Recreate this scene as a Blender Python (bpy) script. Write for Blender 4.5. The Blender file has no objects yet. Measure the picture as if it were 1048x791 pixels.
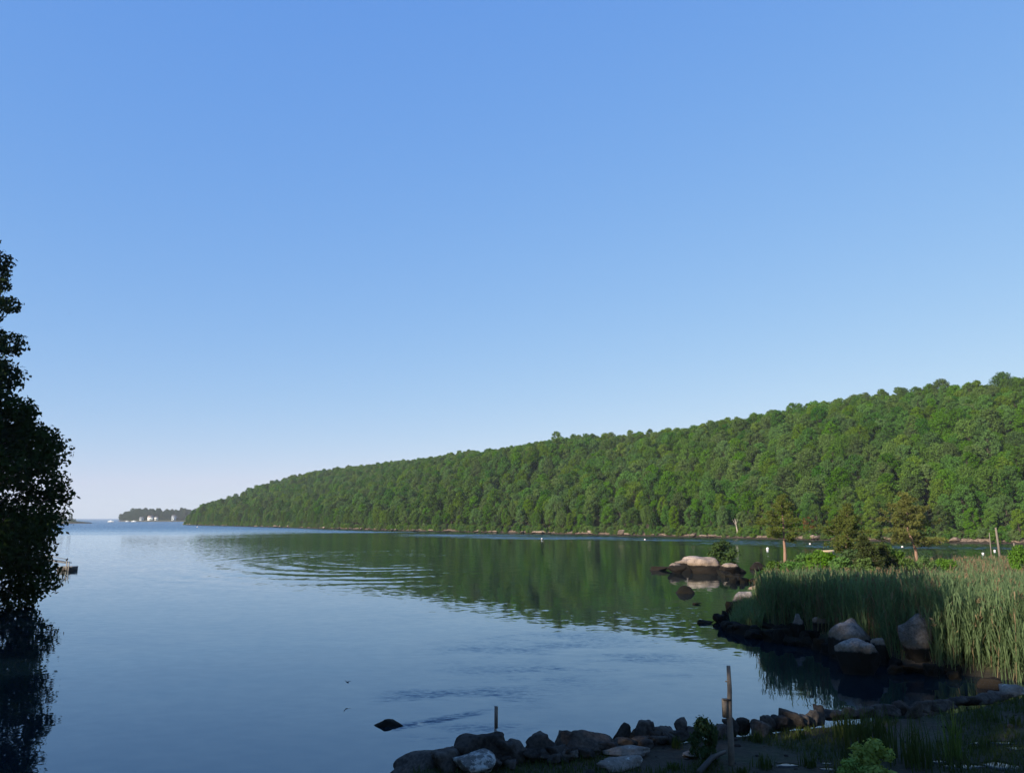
import bpy, math, random
import numpy as np
from mathutils import Vector, Matrix

# ------------------------------------------------------------------ camera, sky, sun, exposure
SC = bpy.context.scene
COL = SC.collection
F, CX, CY, HZ, H = 815.0, 524.0, 395.5, 530.5, 5.5        # photo pixels; eye 5.5 m above the water
PITCH = math.atan((HZ - CY) / F)
cam_d = bpy.data.cameras.new('camera'); cam = bpy.data.objects.new('camera', cam_d); COL.objects.link(cam)
cam.location = (0, 0, H); cam.rotation_euler = (math.pi / 2 + PITCH, 0, 0)
cam_d.sensor_width = 36; cam_d.lens = F / 1048 * 36; cam_d.clip_start = 0.1; cam_d.clip_end = 30000
SC.camera = cam

SUN_EL, SUN_AZ = 21.0, 50.0                                # azimuth: degrees to the left of straight behind
ta = math.radians(SUN_AZ); te = math.radians(SUN_EL)
TO_SUN = Vector((-math.sin(ta) * math.cos(te), -math.cos(ta) * math.cos(te), math.sin(te)))
W = bpy.data.worlds.new('World'); SC.world = W; W.use_nodes = True
wn = W.node_tree; bg = wn.nodes['Background']
sky = wn.nodes.new('ShaderNodeTexSky'); sky.sky_type = 'NISHITA'; sky.sun_disc = False
sky.sun_elevation = te; sky.sun_rotation = math.atan2(TO_SUN.x, TO_SUN.y) % (2 * math.pi)
sky.air_density = 1.0; sky.dust_density = 0.0; sky.ozone_density = 2.0; sky.altitude = 0
# film-like response of the sky colour, channel by channel
sep = wn.nodes.new('ShaderNodeSeparateColor'); cmb = wn.nodes.new('ShaderNodeCombineColor'); wn.links.new(sky.outputs[0], sep.inputs[0])
chn = []
for i, (c_, p_) in enumerate([(0.488, 0.78), (0.439, 0.50), (0.472, 0.14)]):
    pw_ = wn.nodes.new('ShaderNodeMath'); pw_.operation = 'POWER'; pw_.inputs[1].default_value = p_; wn.links.new(sep.outputs[i], pw_.inputs[0])
    ml_ = wn.nodes.new('ShaderNodeMath'); ml_.operation = 'MULTIPLY'; ml_.inputs[1].default_value = c_ * 0.1 ** p_ * 10; wn.links.new(pw_.outputs[0], ml_.inputs[0]); chn.append(ml_)
for i in (1, 2): wn.links.new(chn[i].outputs[0], cmb.inputs[i])
gm_ = wn.nodes.new('ShaderNodeMath'); gm_.operation = 'MULTIPLY'; gm_.inputs[1].default_value = 0.89; wn.links.new(chn[1].outputs[0], gm_.inputs[0])
mn_ = wn.nodes.new('ShaderNodeMath'); mn_.operation = 'MINIMUM'; wn.links.new(chn[0].outputs[0], mn_.inputs[0]); wn.links.new(gm_.outputs[0], mn_.inputs[1])   # no pink at the horizon
wn.links.new(mn_.outputs[0], cmb.inputs[0]); wn.links.new(cmb.outputs[0], bg.inputs[0]); bg.inputs[1].default_value = 0.1
sun_d = bpy.data.lights.new('sun', 'SUN'); sun_d.energy = 4.4; sun_d.angle = math.radians(0.5); sun_d.color = (1, 0.88, 0.72)
sun = bpy.data.objects.new('sun', sun_d); COL.objects.link(sun)
sun.rotation_euler = TO_SUN.to_track_quat('Z', 'Y').to_euler()
SC.view_settings.view_transform = 'Standard'; SC.view_settings.look = 'None'
SC.view_settings.exposure = 1.0; SC.view_settings.gamma = 1; SC.view_settings.use_curve_mapping = False
SC.render.engine = 'CYCLES'
try:
    SC.cycles.use_denoising = True
    SC.cycles.max_bounces = 6; SC.cycles.diffuse_bounces = 3; SC.cycles.glossy_bounces = 3
    SC.cycles.transmission_bounces = 3; SC.cycles.volume_bounces = 0; SC.cycles.caustics_reflective = False
except Exception:
    pass

# ------------------------------------------------------------------ helpers
def ray(px, py):
    a, c = (px - CX) / F, -(py - CY) / F
    return np.array([a, math.cos(PITCH) - math.sin(PITCH) * c, math.sin(PITCH) + math.cos(PITCH) * c])
def at(px, py, z=0.0):                                      # point of the level z under a photo pixel
    d = ray(px, py); t = (z - H) / d[2]
    return np.array([d[0] * t, d[1] * t, z])
def aty(px, py, Y):                                         # point at the depth Y under a photo pixel
    d = ray(px, py); t = Y / d[1]
    return np.array([d[0] * t, Y, H + d[2] * t])
def mpp(Y): return Y / F

def tag(o, label=None, cat=None, group=None, kind=None):
    if label: o['label'] = label
    if cat: o['category'] = cat
    if group: o['group'] = group
    if kind: o['kind'] = kind
    return o
def link(o): COL.objects.link(o); return o
def empty(name, loc, rz=0.0, s=1.0):
    o = bpy.data.objects.new(name, None); link(o)
    o.location = loc; o.rotation_euler = (0, 0, rz); o.scale = (s, s, s); o.empty_display_size = 0.3
    return o
def obj(name, me, mats=(), parent=None, loc=(0, 0, 0), rz=0.0, scale=None):
    o = bpy.data.objects.new(name, me); link(o)
    for m in (mats if isinstance(mats, (list, tuple)) else [mats]):
        if m.name not in [x.name for x in me.materials if x]: me.materials.append(m)
    o.location = loc; o.rotation_euler = (0, 0, rz)
    if scale: o.scale = scale
    if parent: o.parent = parent
    return o
def copy_tree(o, loc, rz, s=1.0):
    r = o.copy(); link(r); r.location = loc; r.rotation_euler = (0, 0, rz); r.scale = (s, s, s)
    for ch in list(o.children):
        c = ch.copy(); link(c); c.parent = r
    return r

def mesh_np(name, V, faces_list, mat_idx=None, smooth=False):
    """faces_list: list of int arrays (n,k), one k each."""
    me = bpy.data.meshes.new(name)
    V = np.asarray(V, dtype=np.float32).reshape(-1, 3)
    fl = [np.asarray(f, dtype=np.int32) for f in faces_list if len(f)]
    nl = sum(f.size for f in fl); nf = sum(len(f) for f in fl)
    me.vertices.add(len(V)); me.vertices.foreach_set('co', V.ravel())
    me.loops.add(nl); me.polygons.add(nf)
    me.loops.foreach_set('vertex_index', np.concatenate([f.ravel() for f in fl]))
    tot = np.concatenate([np.full(len(f), f.shape[1], dtype=np.int32) for f in fl])
    st = np.concatenate([[0], np.cumsum(tot)[:-1]]).astype(np.int32)
    me.polygons.foreach_set('loop_start', st)
    if mat_idx is not None: me.polygons.foreach_set('material_index', np.asarray(mat_idx, dtype=np.int32))
    if smooth: me.polygons.foreach_set('use_smooth', np.ones(nf, dtype=bool))
    me.update(calc_edges=True); me.validate()
    return me

class MB:
    """Collects vertices and faces of one mesh."""
    def __init__(s): s.v = []; s.f4 = []; s.f3 = []; s.n = 0
    def quads(s, Q):                                        # (n,4,3)
        Q = np.asarray(Q, float); n = len(Q)
        if n == 0: return
        s.v.append(Q.reshape(-1, 3)); s.f4.append(np.arange(n * 4).reshape(n, 4) + s.n); s.n += 4 * n
    def grid(s, P, close_v=False, cap=False):               # (m,k,3) lofted rings
        P = np.asarray(P, float); m, k, _ = P.shape
        base = s.n; s.v.append(P.reshape(-1, 3)); s.n += m * k
        i, j = np.meshgrid(np.arange(m - 1), np.arange(k if close_v else k - 1), indexing='ij')
        i, j = i.ravel(), j.ravel(); j2 = (j + 1) % k
        s.f4.append(base + np.stack([i * k + j, i * k + j2, (i + 1) * k + j2, (i + 1) * k + j], 1))
        if cap:
            for r in (0, m - 1):
                c = len(P[r]); ctr = P[r].mean(0); ci = s.n; s.v.append(ctr[None]); s.n += 1
                a = np.arange(k); b = (a + 1) % k
                t = np.stack([np.full(k, ci), base + r * k + (b if r == 0 else a), base + r * k + (a if r == 0 else b)], 1)
                s.f3.append(t)
    def box(s, c, d, rz=0.0):
        x, y, z = np.array(d) / 2
        p = np.array([[-x, -y, -z], [x, -y, -z], [x, y, -z], [-x, y, -z], [-x, -y, z], [x, -y, z], [x, y, z], [-x, y, z]])
        ca, sa = math.cos(rz), math.sin(rz)
        p = np.stack([p[:, 0] * ca - p[:, 1] * sa, p[:, 0] * sa + p[:, 1] * ca, p[:, 2]], 1) + np.array(c)
        s.v.append(p)
        s.f4.append(np.array([[0, 3, 2, 1], [4, 5, 6, 7], [0, 1, 5, 4], [1, 2, 6, 5], [2, 3, 7, 6], [3, 0, 4, 7]]) + s.n); s.n += 8
    def tube(s, pts, rad, k=7):
        pts = np.asarray(pts, float); rad = np.broadcast_to(np.asarray(rad, float), (len(pts),))
        t = np.gradient(pts, axis=0); t /= np.linalg.norm(t, axis=1)[:, None] + 1e-9
        ref = np.array([0, 0, 1.0]) if abs(t[:, 2]).mean() < 0.8 else np.array([1.0, 0, 0])
        u = np.cross(t, ref); u /= np.linalg.norm(u, axis=1)[:, None] + 1e-9
        w = np.cross(t, u); a = np.linspace(0, 2 * np.pi, k, endpoint=False)
        P = pts[:, None] + rad[:, None, None] * (np.cos(a)[None, :, None] * u[:, None] + np.sin(a)[None, :, None] * w[:, None])
        s.grid(P, close_v=True, cap=True)
    def mesh(s, name, smooth=False):
        return mesh_np(name, np.concatenate(s.v), ([np.concatenate(s.f4)] if s.f4 else []) + ([np.concatenate(s.f3)] if s.f3 else []), smooth=smooth)
    def build(s, name, mat, parent=None, smooth=False, loc=(0, 0, 0)):
        return obj(name, s.mesh(name, smooth), mat, parent, loc)

class Noise:
    def __init__(s, seed, n=24):
        r = np.random.default_rng(seed); s.k = r.normal(size=(n, 3)); s.p = r.uniform(0, 6.283, n)
    def __call__(s, P, f=1.0):
        P = np.asarray(P, float)
        return np.sin(P @ (s.k.T * f) + s.p).sum(-1) / math.sqrt(len(s.p)) * 1.0
def sstep(a, b, x):
    t = np.clip((x - a) / (b - a), 0, 1); return t * t * (3 - 2 * t)
def unit(v): return v / (np.linalg.norm(v, axis=-1, keepdims=True) + 1e-9)

# ------------------------------------------------------------------ materials
class NT:
    def __init__(s, m):
        m.use_nodes = True; s.t = m.node_tree; s.t.nodes.clear()
        s.out = s.t.nodes.new('ShaderNodeOutputMaterial')
    def n(s, typ, ins=None, **kw):
        nd = s.t.nodes.new(typ)
        for k, v in kw.items(): setattr(nd, k, v)
        for k, v in (ins or {}).items(): s.set(nd.inputs[k], v)
        return nd
    def set(s, sock, v):
        if isinstance(v, bpy.types.NodeSocket): s.t.links.new(v, sock)
        elif isinstance(v, bpy.types.Node): s.t.links.new(v.outputs[0], sock)
        else: sock.default_value = v
    def m(s, op, a, b=0.0, c=0.0, clamp=False):
        nd = s.n('ShaderNodeMath', operation=op, use_clamp=clamp)
        s.set(nd.inputs[0], a); s.set(nd.inputs[1], b)
        if op in ('MULTIPLY_ADD', 'SMOOTH_MIN', 'SMOOTH_MAX'): s.set(nd.inputs[2], c)
        return nd.outputs[0]
    def step(s, x, a, b, lo=0.0, hi=1.0):
        nd = s.n('ShaderNodeMapRange', interpolation_type='SMOOTHSTEP')
        s.set(nd.inputs[0], x); s.set(nd.inputs[1], a); s.set(nd.inputs[2], b); s.set(nd.inputs[3], lo); s.set(nd.inputs[4], hi)
        return nd.outputs[0]
    def mix(s, f, a, b):
        nd = s.n('ShaderNodeMix', data_type='RGBA')
        s.set(nd.inputs[0], f); s.set(nd.inputs[6], a if not isinstance(a, tuple) else (*a, 1)[:4]); s.set(nd.inputs[7], b if not isinstance(b, tuple) else (*b, 1)[:4])
        return nd.outputs[2]
    def noise(s, scale, detail=3.0, vec=None, rough=0.5):
        nd = s.n('ShaderNodeTexNoise', {'Scale': scale, 'Detail': detail, 'Roughness': rough})
        if vec is not None: s.set(nd.inputs['Vector'], vec)
        return nd
    def vm(s, op, a, b=None, scale=None):
        nd = s.n('ShaderNodeVectorMath', operation=op)
        s.set(nd.inputs[0], a)
        if b is not None: s.set(nd.inputs[1], b)
        if scale is not None: s.set(nd.inputs['Scale'], scale)
        return nd.outputs[0]
    def pos(s): return s.n('ShaderNodeNewGeometry').outputs['Position']
    def surf(s, sh): s.t.links.new(sh.outputs[0] if isinstance(sh, bpy.types.Node) else sh, s.out.inputs['Surface'])

def foliage(name, dark, light, transl=0.28, warm=(1.25, 1.1, 0.5), obj_amt=1.0):
    m = bpy.data.materials.new(name); t = NT(m)
    geo = t.n('ShaderNodeNewGeometry'); oi = t.n('ShaderNodeObjectInfo')
    f = t.m('ADD', t.m('MULTIPLY', geo.outputs['Random Per Island'], 0.45), t.m('MULTIPLY', oi.outputs['Random'], 0.55 * obj_amt), clamp=True)
    c = t.mix(f, dark, light)
    hsv = t.n('ShaderNodeHueSaturation', {'Color': c})
    r2 = t.m('FRACT', t.m('MULTIPLY', oi.outputs['Random'], 7.13))
    t.set(hsv.inputs['Hue'], t.m('MULTIPLY_ADD', r2, 0.045 * obj_amt, 0.5 - 0.027 * obj_amt))
    t.set(hsv.inputs['Saturation'], t.m('MULTIPLY_ADD', t.m('FRACT', t.m('MULTIPLY', oi.outputs['Random'], 13.7)), 0.3 * obj_amt, 1.0 - 0.2 * obj_amt))
    c = hsv.outputs[0]
    d = t.n('ShaderNodeBsdfDiffuse', {'Color': c})
    tr = t.n('ShaderNodeBsdfTranslucent', {'Color': t.mix(1.0, c, c)})
    wc = t.n('ShaderNodeMix', data_type='RGBA', blend_type='MULTIPLY'); wc.inputs[0].default_value = 1
    t.set(wc.inputs[6], c); wc.inputs[7].default_value = (*warm, 1); t.set(tr.inputs['Color'], wc.outputs[2])
    mx = t.n('ShaderNodeMixShader', {0: transl}); t.set(mx.inputs[1], d.outputs[0]); t.set(mx.inputs[2], tr.outputs[0])
    t.surf(mx); return m

def simple(name, col, rough=0.8, spec=0.3, var=0.25, scale=6.0, bump=0.0, metal=0.0):
    m = bpy.data.materials.new(name); t = NT(m)
    co = t.n('ShaderNodeTexCoord').outputs['Object']
    nz = t.noise(scale, 5, co)
    c = t.mix(nz.outputs[0], tuple(x * (1 - var) for x in col), tuple(min(1, x * (1 + var)) for x in col))
    b = t.n('ShaderNodeBsdfPrincipled', {'Base Color': c, 'Roughness': rough, 'Specular IOR Level': spec, 'Metallic': metal})
    if bump:
        bp = t.n('ShaderNodeBump', {'Strength': bump, 'Distance': 0.03, 'Height': nz.outputs[0]}); t.set(b.inputs['Normal'], bp.outputs[0])
    t.surf(b); return m

def rockmat(name, a, b, band=None, lichen=0.0, var_obj=0.3, bscale=1.6, bdist=0.12):
    """granite; band = (z of the tide line, darkness colour): weed and wet stone below the high-water mark"""
    m = bpy.data.materials.new(name); t = NT(m)
    P = t.pos(); oi = t.n('ShaderNodeObjectInfo')
    n1 = t.noise(bscale, 6, P, 0.65); n2 = t.noise(14, 4, P, 0.6); n3 = t.noise(5.0, 6, P, 0.7)
    f = t.m('ADD', t.m('MULTIPLY', n1.outputs[0], 0.6), t.m('MULTIPLY', n2.outputs[0], 0.4))
    c = t.mix(t.step(f, 0.36, 0.64), a, b)
    vv = t.m('MULTIPLY_ADD', oi.outputs['Random'], var_obj * 2, 1 - var_obj)
    hs = t.n('ShaderNodeHueSaturation', {'Color': c}); t.set(hs.inputs['Value'], vv); c = hs.outputs[0]
    if lichen:
        lm = t.step(n3.outputs[0], 0.60 - 0.12 * lichen, 0.66 - 0.1 * lichen)
        c = t.mix(t.m('MULTIPLY', lm, 0.75), c, (0.42, 0.42, 0.38))
    rough = 0.85
    if band:
        z0, dk = band
        sp = t.n('ShaderNodeSeparateXYZ', {0: P})
        zz = t.m('ADD', sp.outputs[2], t.m('MULTIPLY', t.m('SUBTRACT', n1.outputs[0], 0.5), 0.35))
        c = t.mix(t.step(zz, z0 - 0.07, z0 + 0.05), dk, c)
        c = t.mix(t.m('MULTIPLY', t.m('SUBTRACT', t.step(zz, z0 - 0.02, z0 + 0.04), t.step(zz, z0 + 0.1, z0 + 0.3)), 0.5), c, (0.16, 0.11, 0.06))
    bs = t.n('ShaderNodeBsdfPrincipled', {'Base Color': c, 'Roughness': rough, 'Specular IOR Level': 0.08})
    h = t.m('ADD', t.m('MULTIPLY', n3.outputs[0], 1.0), t.m('MULTIPLY', n2.outputs[0], 0.4))
    bp = t.n('ShaderNodeBump', {'Strength': 0.7, 'Distance': bdist, 'Height': h}); t.set(bs.inputs['Normal'], bp.outputs[0])
    t.surf(bs); return m

M_hill = foliage('broadleaf_foliage', (0.022, 0.066, 0.010), (0.100, 0.205, 0.022), 0.22)
M_shrub = foliage('shrub_foliage', (0.05, 0.115, 0.015), (0.10, 0.19, 0.03), 0.3)
M_sunpaint = foliage('sun_painted_foliage', (0.14, 0.22, 0.03), (0.26, 0.38, 0.05), 0.3)  # leaf colour lightened to stand in for a patch of sun
M_dkshrub = foliage('dark_shrub_foliage', (0.03, 0.055, 0.02), (0.065, 0.1, 0.032), 0.25)
M_rust = foliage('rusty_foliage', (0.11, 0.055, 0.025), (0.19, 0.09, 0.04), 0.25)
M_near = foliage('near_tree_foliage', (0.008, 0.02, 0.005), (0.02, 0.04, 0.01), 0.12)  # leaf colour darkened, deep shade of these trees put into it
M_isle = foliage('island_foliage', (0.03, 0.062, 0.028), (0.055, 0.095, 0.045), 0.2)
M_pine = foliage('pine_needles', (0.07, 0.10, 0.018), (0.18, 0.20, 0.042), 0.35, (1.2, 1.0, 0.5), 0.3)
M_pineb = foliage('brown_pine_needles', (0.095, 0.115, 0.03), (0.22, 0.215, 0.06), 0.35, (1.2, 1.0, 0.5), 0.3)
M_conif = foliage('juniper_needles', (0.03, 0.045, 0.014), (0.075, 0.09, 0.025), 0.2, (1.2, 1.0, 0.5), 0.3)
M_reed = foliage('reed_blades', (0.105, 0.16, 0.075), (0.26, 0.345, 0.16), 0.5, (1.15, 1.1, 0.7), 0.0)
M_straw = foliage('reed_straw', (0.17, 0.125, 0.07), (0.32, 0.25, 0.15), 0.3, (1.1, 1.0, 0.7), 0.0)
M_grass = foliage('shore_grass', (0.035, 0.055, 0.016), (0.095, 0.105, 0.035), 0.25, (1.1, 1.1, 0.6), 0.0)
M_bark = simple('bark', (0.09, 0.07, 0.055), 0.9, 0.1, 0.4, 8, 0.5)
M_pinebark = simple('pine_bark', (0.24, 0.15, 0.105), 0.9, 0.1, 0.4, 5, 0.5)
M_pale = simple('bare_pale_wood', (0.30, 0.26, 0.21), 0.85, 0.1, 0.3, 6, 0.3)
M_wood = simple('weathered_wood', (0.17, 0.14, 0.11), 0.85, 0.15, 0.4, 9, 0.4)
M_plank = simple('dock_planks', (0.34, 0.32, 0.28), 0.8, 0.2, 0.2, 3, 0.2)
M_dkwood = simple('dark_wet_wood', (0.05, 0.042, 0.035), 0.7, 0.3, 0.3, 6, 0.3)
M_white = simple('white_paint', (0.8, 0.79, 0.76), 0.45, 0.4, 0.05, 3)
M_tan = simple('tan_hull_paint', (0.55, 0.42, 0.26), 0.5, 0.4, 0.1, 3)
M_metal = simple('galvanised_steel', (0.2, 0.2, 0.2), 0.5, 0.5, 0.2, 8, 0, 0.7)
M_roof = simple('grey_shingles', (0.16, 0.17, 0.19), 0.8, 0.2, 0.2, 2)
M_broof = simple('brown_shingles', (0.22, 0.17, 0.15), 0.8, 0.2, 0.2, 2)
M_glass = simple('window_glass', (0.03, 0.04, 0.05), 0.08, 0.6, 0.1, 2)
M_blue = simple('grey_blue_siding', (0.42, 0.47, 0.52), 0.7, 0.2, 0.05, 2)
M_red = simple('red_paint', (0.5, 0.07, 0.04), 0.45, 0.4, 0.1, 3)
M_feather = simple('dark_feathers', (0.03, 0.03, 0.04), 0.6, 0.3, 0.2, 20)
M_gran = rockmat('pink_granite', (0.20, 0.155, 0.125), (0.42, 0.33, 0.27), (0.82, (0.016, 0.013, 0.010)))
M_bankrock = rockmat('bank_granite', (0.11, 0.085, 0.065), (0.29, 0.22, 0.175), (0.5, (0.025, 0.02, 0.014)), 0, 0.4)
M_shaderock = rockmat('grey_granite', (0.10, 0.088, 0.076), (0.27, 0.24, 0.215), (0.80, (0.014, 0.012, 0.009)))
M_weed = rockmat('weed_covered_rock', (0.006, 0.0055, 0.004), (0.014, 0.012, 0.008), None, 0, 0.3)
M_wall = rockmat('field_stone', (0.026, 0.022, 0.019), (0.08, 0.068, 0.057), None, 0.0, 0.4, 2.2, 0.06)
M_lich = rockmat('lichen_stone', (0.09, 0.085, 0.075), (0.17, 0.16, 0.145), None, 1.0, 0.1, 2.2, 0.06)
M_slab = rockmat('pale_flat_stone', (0.12, 0.105, 0.088), (0.22, 0.19, 0.16), None, 0.2, 0.1, 2.2, 0.05)

# ------------------------------------------------------------------ water
BN = np.array([0.796, 0.605])                               # across the far bank, away from the viewer
def water_mat():
    m = bpy.data.materials.new('estuary_water'); t = NT(m)
    P = t.pos(); sp = t.n('ShaderNodeSeparateXYZ', {0: P}); X, Y = sp.outputs[0], sp.outputs[1]
    patch = t.noise(0.028, 4, t.vm('MULTIPLY', P, (0.35, 1, 1)), 0.6).outputs[0]
    patch2 = t.noise(0.35, 4, t.vm('MULTIPLY', P, (0.45, 1, 1)), 0.6).outputs[0]
    s = t.m('ADD', t.m('MULTIPLY', X, BN[0]), t.m('MULTIPLY', Y, BN[1]))
    pj = t.m('MULTIPLY', t.m('SUBTRACT', patch, 0.5), 130.0)
    z1 = t.step(t.m('ADD', s, t.m('MULTIPLY', pj, 0.45)), 122, 150)
    z2 = t.m('MULTIPLY', t.step(t.m('ADD', Y, pj), 200, 520), 1.0)
    rip = t.m('MAXIMUM', t.m('MULTIPLY', z1, t.step(patch, 0.36, 0.58, 0.15, 1.0)), z2)
    # current swirling round the rock close to the sea wall
    def blob(cx, cy, rx, ry):
        a = t.m('DIVIDE', t.m('SUBTRACT', X, cx), rx); b = t.m('DIVIDE', t.m('SUBTRACT', Y, cy), ry)
        d = t.m('SQRT', t.m('ADD', t.m('MULTIPLY', a, a), t.m('MULTIPLY', b, b)))
        return t.step(d, 0.35, 1.0, 1.0, 0.0)
    cur = t.m('MAXIMUM', blob(-1.6, 25.0, 3.2, 5.0), t.m('MULTIPLY', blob(2.0, 34.0, 7.5, 9.0), 0.6))
    wa, wb = at(404, 744.5), at(506, 726); ws_ = (wb[1] - wa[1]) / (wb[0] - wa[0])
    wake = t.m('SUBTRACT', t.m('SUBTRACT', Y, wa[1]), t.m('MULTIPLY', t.m('SUBTRACT', X, wa[0]), ws_))     # line of the wake running off the rock
    wk = t.m('MULTIPLY', t.step(t.m('ABSOLUTE', wake), 0.5, 0.05), t.m('MULTIPLY', t.step(X, wa[0] - .1, wa[0] + .2), t.step(X, wb[0] + .2, wb[0] - 1.5)))
    cur = t.m('ADD', t.m('MULTIPLY', t.m('MULTIPLY', cur, t.step(patch2, 0.42, 0.66)), 2.3), t.m('MULTIPLY', wk, 4.5))
    cur2 = t.m('MULTIPLY', blob(12, 48, 9, 10), 0.25)
    far = t.step(Y, 40, 130)
    nA = t.noise(2.6, 3, t.vm('MULTIPLY', P, (0.6, 1, 1))).outputs['Color']
    nB = t.noise(0.45, 3, t.vm('MULTIPLY', P, (0.45, 1, 1))).outputs['Color']
    nC = t.noise(1.1, 4, t.vm('MULTIPLY', P, (0.5, 1, 1))).outputs['Color']
    nD = t.noise(4.2, 5, t.vm('MULTIPLY', P, (0.45, 1, 1)), 0.6).outputs['Color']
    def lay(n, amp):
        return t.vm('SCALE', t.vm('MULTIPLY', t.vm('SUBTRACT', n, (0.5, 0.5, 0.5)), (2, 2, 0)), scale=amp)
    aA = t.m('ADD', t.m('MULTIPLY_ADD', far, 0.034, 0.015), t.m('MULTIPLY', cur2, 0.12))
    v = t.vm('ADD', lay(nA, aA), lay(nB, t.m('MULTIPLY_ADD', far, 0.002, 0.007)))
    lc = t.n('ShaderNodeSeparateXYZ', {0: lay(nC, t.m('MULTIPLY', rip, 0.5))})    # short chop: the faces turned to the viewer are the ones one sees
    cc = t.n('ShaderNodeCombineXYZ'); t.set(cc.inputs[0], lc.outputs[0]); t.set(cc.inputs[1], t.m('MULTIPLY_ADD', rip, -0.07, t.m('MULTIPLY', t.m('ABSOLUTE', lc.outputs[1]), -1.0)))
    v = t.vm('ADD', v, cc.outputs[0])
    ld = t.n('ShaderNodeSeparateXYZ', {0: lay(nD, t.m('MULTIPLY', cur, 0.3))})
    cd = t.n('ShaderNodeCombineXYZ'); t.set(cd.inputs[0], ld.outputs[0]); t.set(cd.inputs[1], t.m('MULTIPLY', t.m('ABSOLUTE', ld.outputs[1]), -1.0)); v = t.vm('ADD', v, cd.outputs[0])
    # long boat-wake swells crossing the reflection of the hill
    dx, dy = t.m('ADD', X, 15.0), t.m('SUBTRACT', Y, 110.0)
    rr = t.m('SQRT', t.m('ADD', t.m('MULTIPLY', dx, dx), t.m('MULTIPLY', t.m('MULTIPLY', dy, dy), 0.5)))
    wob = t.m('MULTIPLY', t.noise(0.12, 2, P).outputs[0], 5.0)
    wv = t.m('MULTIPLY', t.m('SINE', t.m('MULTIPLY', t.m('ADD', rr, wob), 2 * math.pi / 3.6)), t.m('MULTIPLY', t.step(rr, 3, 9), t.step(rr, 36, 22)))
    wv = t.m('MULTIPLY', wv, t.step(X, 8, -10)); wv = t.m('MULTIPLY', wv, t.step(t.noise(0.11, 3, P).outputs[0], 0.38, 0.6, 0.2, 1.0))
    dv = t.n('ShaderNodeCombineXYZ'); t.set(dv.inputs[0], dx); t.set(dv.inputs[1], dy)
    cv = t.n('ShaderNodeVectorMath', operation='SCALE'); t.set(cv.inputs[0], t.vm('NORMALIZE', dv.outputs[0])); t.set(cv.inputs['Scale'], t.m('MULTIPLY', wv, 0.021))
    v = t.vm('ADD', v, cv.outputs[0])
    nrm = t.vm('NORMALIZE', t.vm('ADD', v, (0, 0, 1)))
    fr = t.n('ShaderNodeFresnel', {'IOR': 2.0}); t.set(fr.inputs['Normal'], nrm)
    df = t.n('ShaderNodeBsdfDiffuse', {'Color': (0.003, 0.009, 0.014, 1)})
    gl = t.n('ShaderNodeBsdfGlossy', {'Color': (0.83, 0.94, 1.0, 1), 'Roughness': 0.02}); t.set(gl.inputs['Normal'], nrm)
    mx = t.n('ShaderNodeMixShader', {0: fr.outputs[0]}); t.set(mx.inputs[1], df.outputs[0]); t.set(mx.inputs[2], gl.outputs[0]); t.surf(mx); return m
mb = MB()
xs = np.array([-9000, -2000, -400, -60, 60, 400, 2000, 9000.]); ys = np.array([-2000, -200, 0, 60, 200, 600, 2000, 6000, 14000.])
gx, gy = np.meshgrid(xs, ys, indexing='ij'); mb.grid(np.stack([gx, gy, gx * 0], -1)[:, ::-1])
wo = mb.build('water', water_mat()); tag(wo, 'calm blue estuary water mirroring the sky and the wooded hill', kind='structure')

# ------------------------------------------------------------------ ground around the viewer, on the spit and on the left bank
def P2(lst, z=0.0): return np.array([at(x, y, z)[:2] for x, y in lst])
near_poly = np.concatenate([P2([(395, 797), (410, 789), (450, 778), (520, 769), (600, 762), (700, 757), (800, 746), (900, 735), (980, 726), (1030, 714)], 0.3),
                            np.array([[18.5, 25.5], [40, 22], [60, -40], [-60, -40], [-12, -6], [-8, 6], [-5.0, 12.2]])])
spit_poly = np.concatenate([P2([(1300, 716), (1120, 708), (1048, 700), (1000, 693), (950, 690), (915, 683), (880, 672), (860, 664), (835, 657), (800, 654),
                                (775, 650), (755, 646), (744, 640), (750, 626), (762, 612), (774, 602), (770, 594), (775, 588)]),
                            np.array([[25.5, 84], [33, 88], [45, 91], [60, 95], [90, 95], [120, 40]])])
left_poly = np.array([[-21, 14], [-26, 30], [-31.5, 44], [-33.5, 51], [-38, 57], [-47, 72], [-60, 92], [-80, 105], [-140, 120], [-140, -40], [-30, -40]])
def sdf(P, poly):
    d = np.full(len(P), 1e9); ins = np.zeros(len(P), bool)
    for a, b in zip(poly, np.roll(poly, -1, 0)):
        e = b - a; w = P - a; h = np.clip((w @ e) / (e @ e), 0, 1)
        d = np.minimum(d, np.linalg.norm(w - h[:, None] * e, axis=1))
        c = (a[1] > P[:, 1]) != (b[1] > P[:, 1])
        with np.errstate(divide='ignore', invalid='ignore'):
            ins ^= c & (P[:, 0] < (b[0] - a[0]) * (P[:, 1] - a[1]) / (b[1] - a[1]) + a[0])
    return np.where(ins, d, -d)
gn = Noise(3); gn2 = Noise(4)
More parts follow.
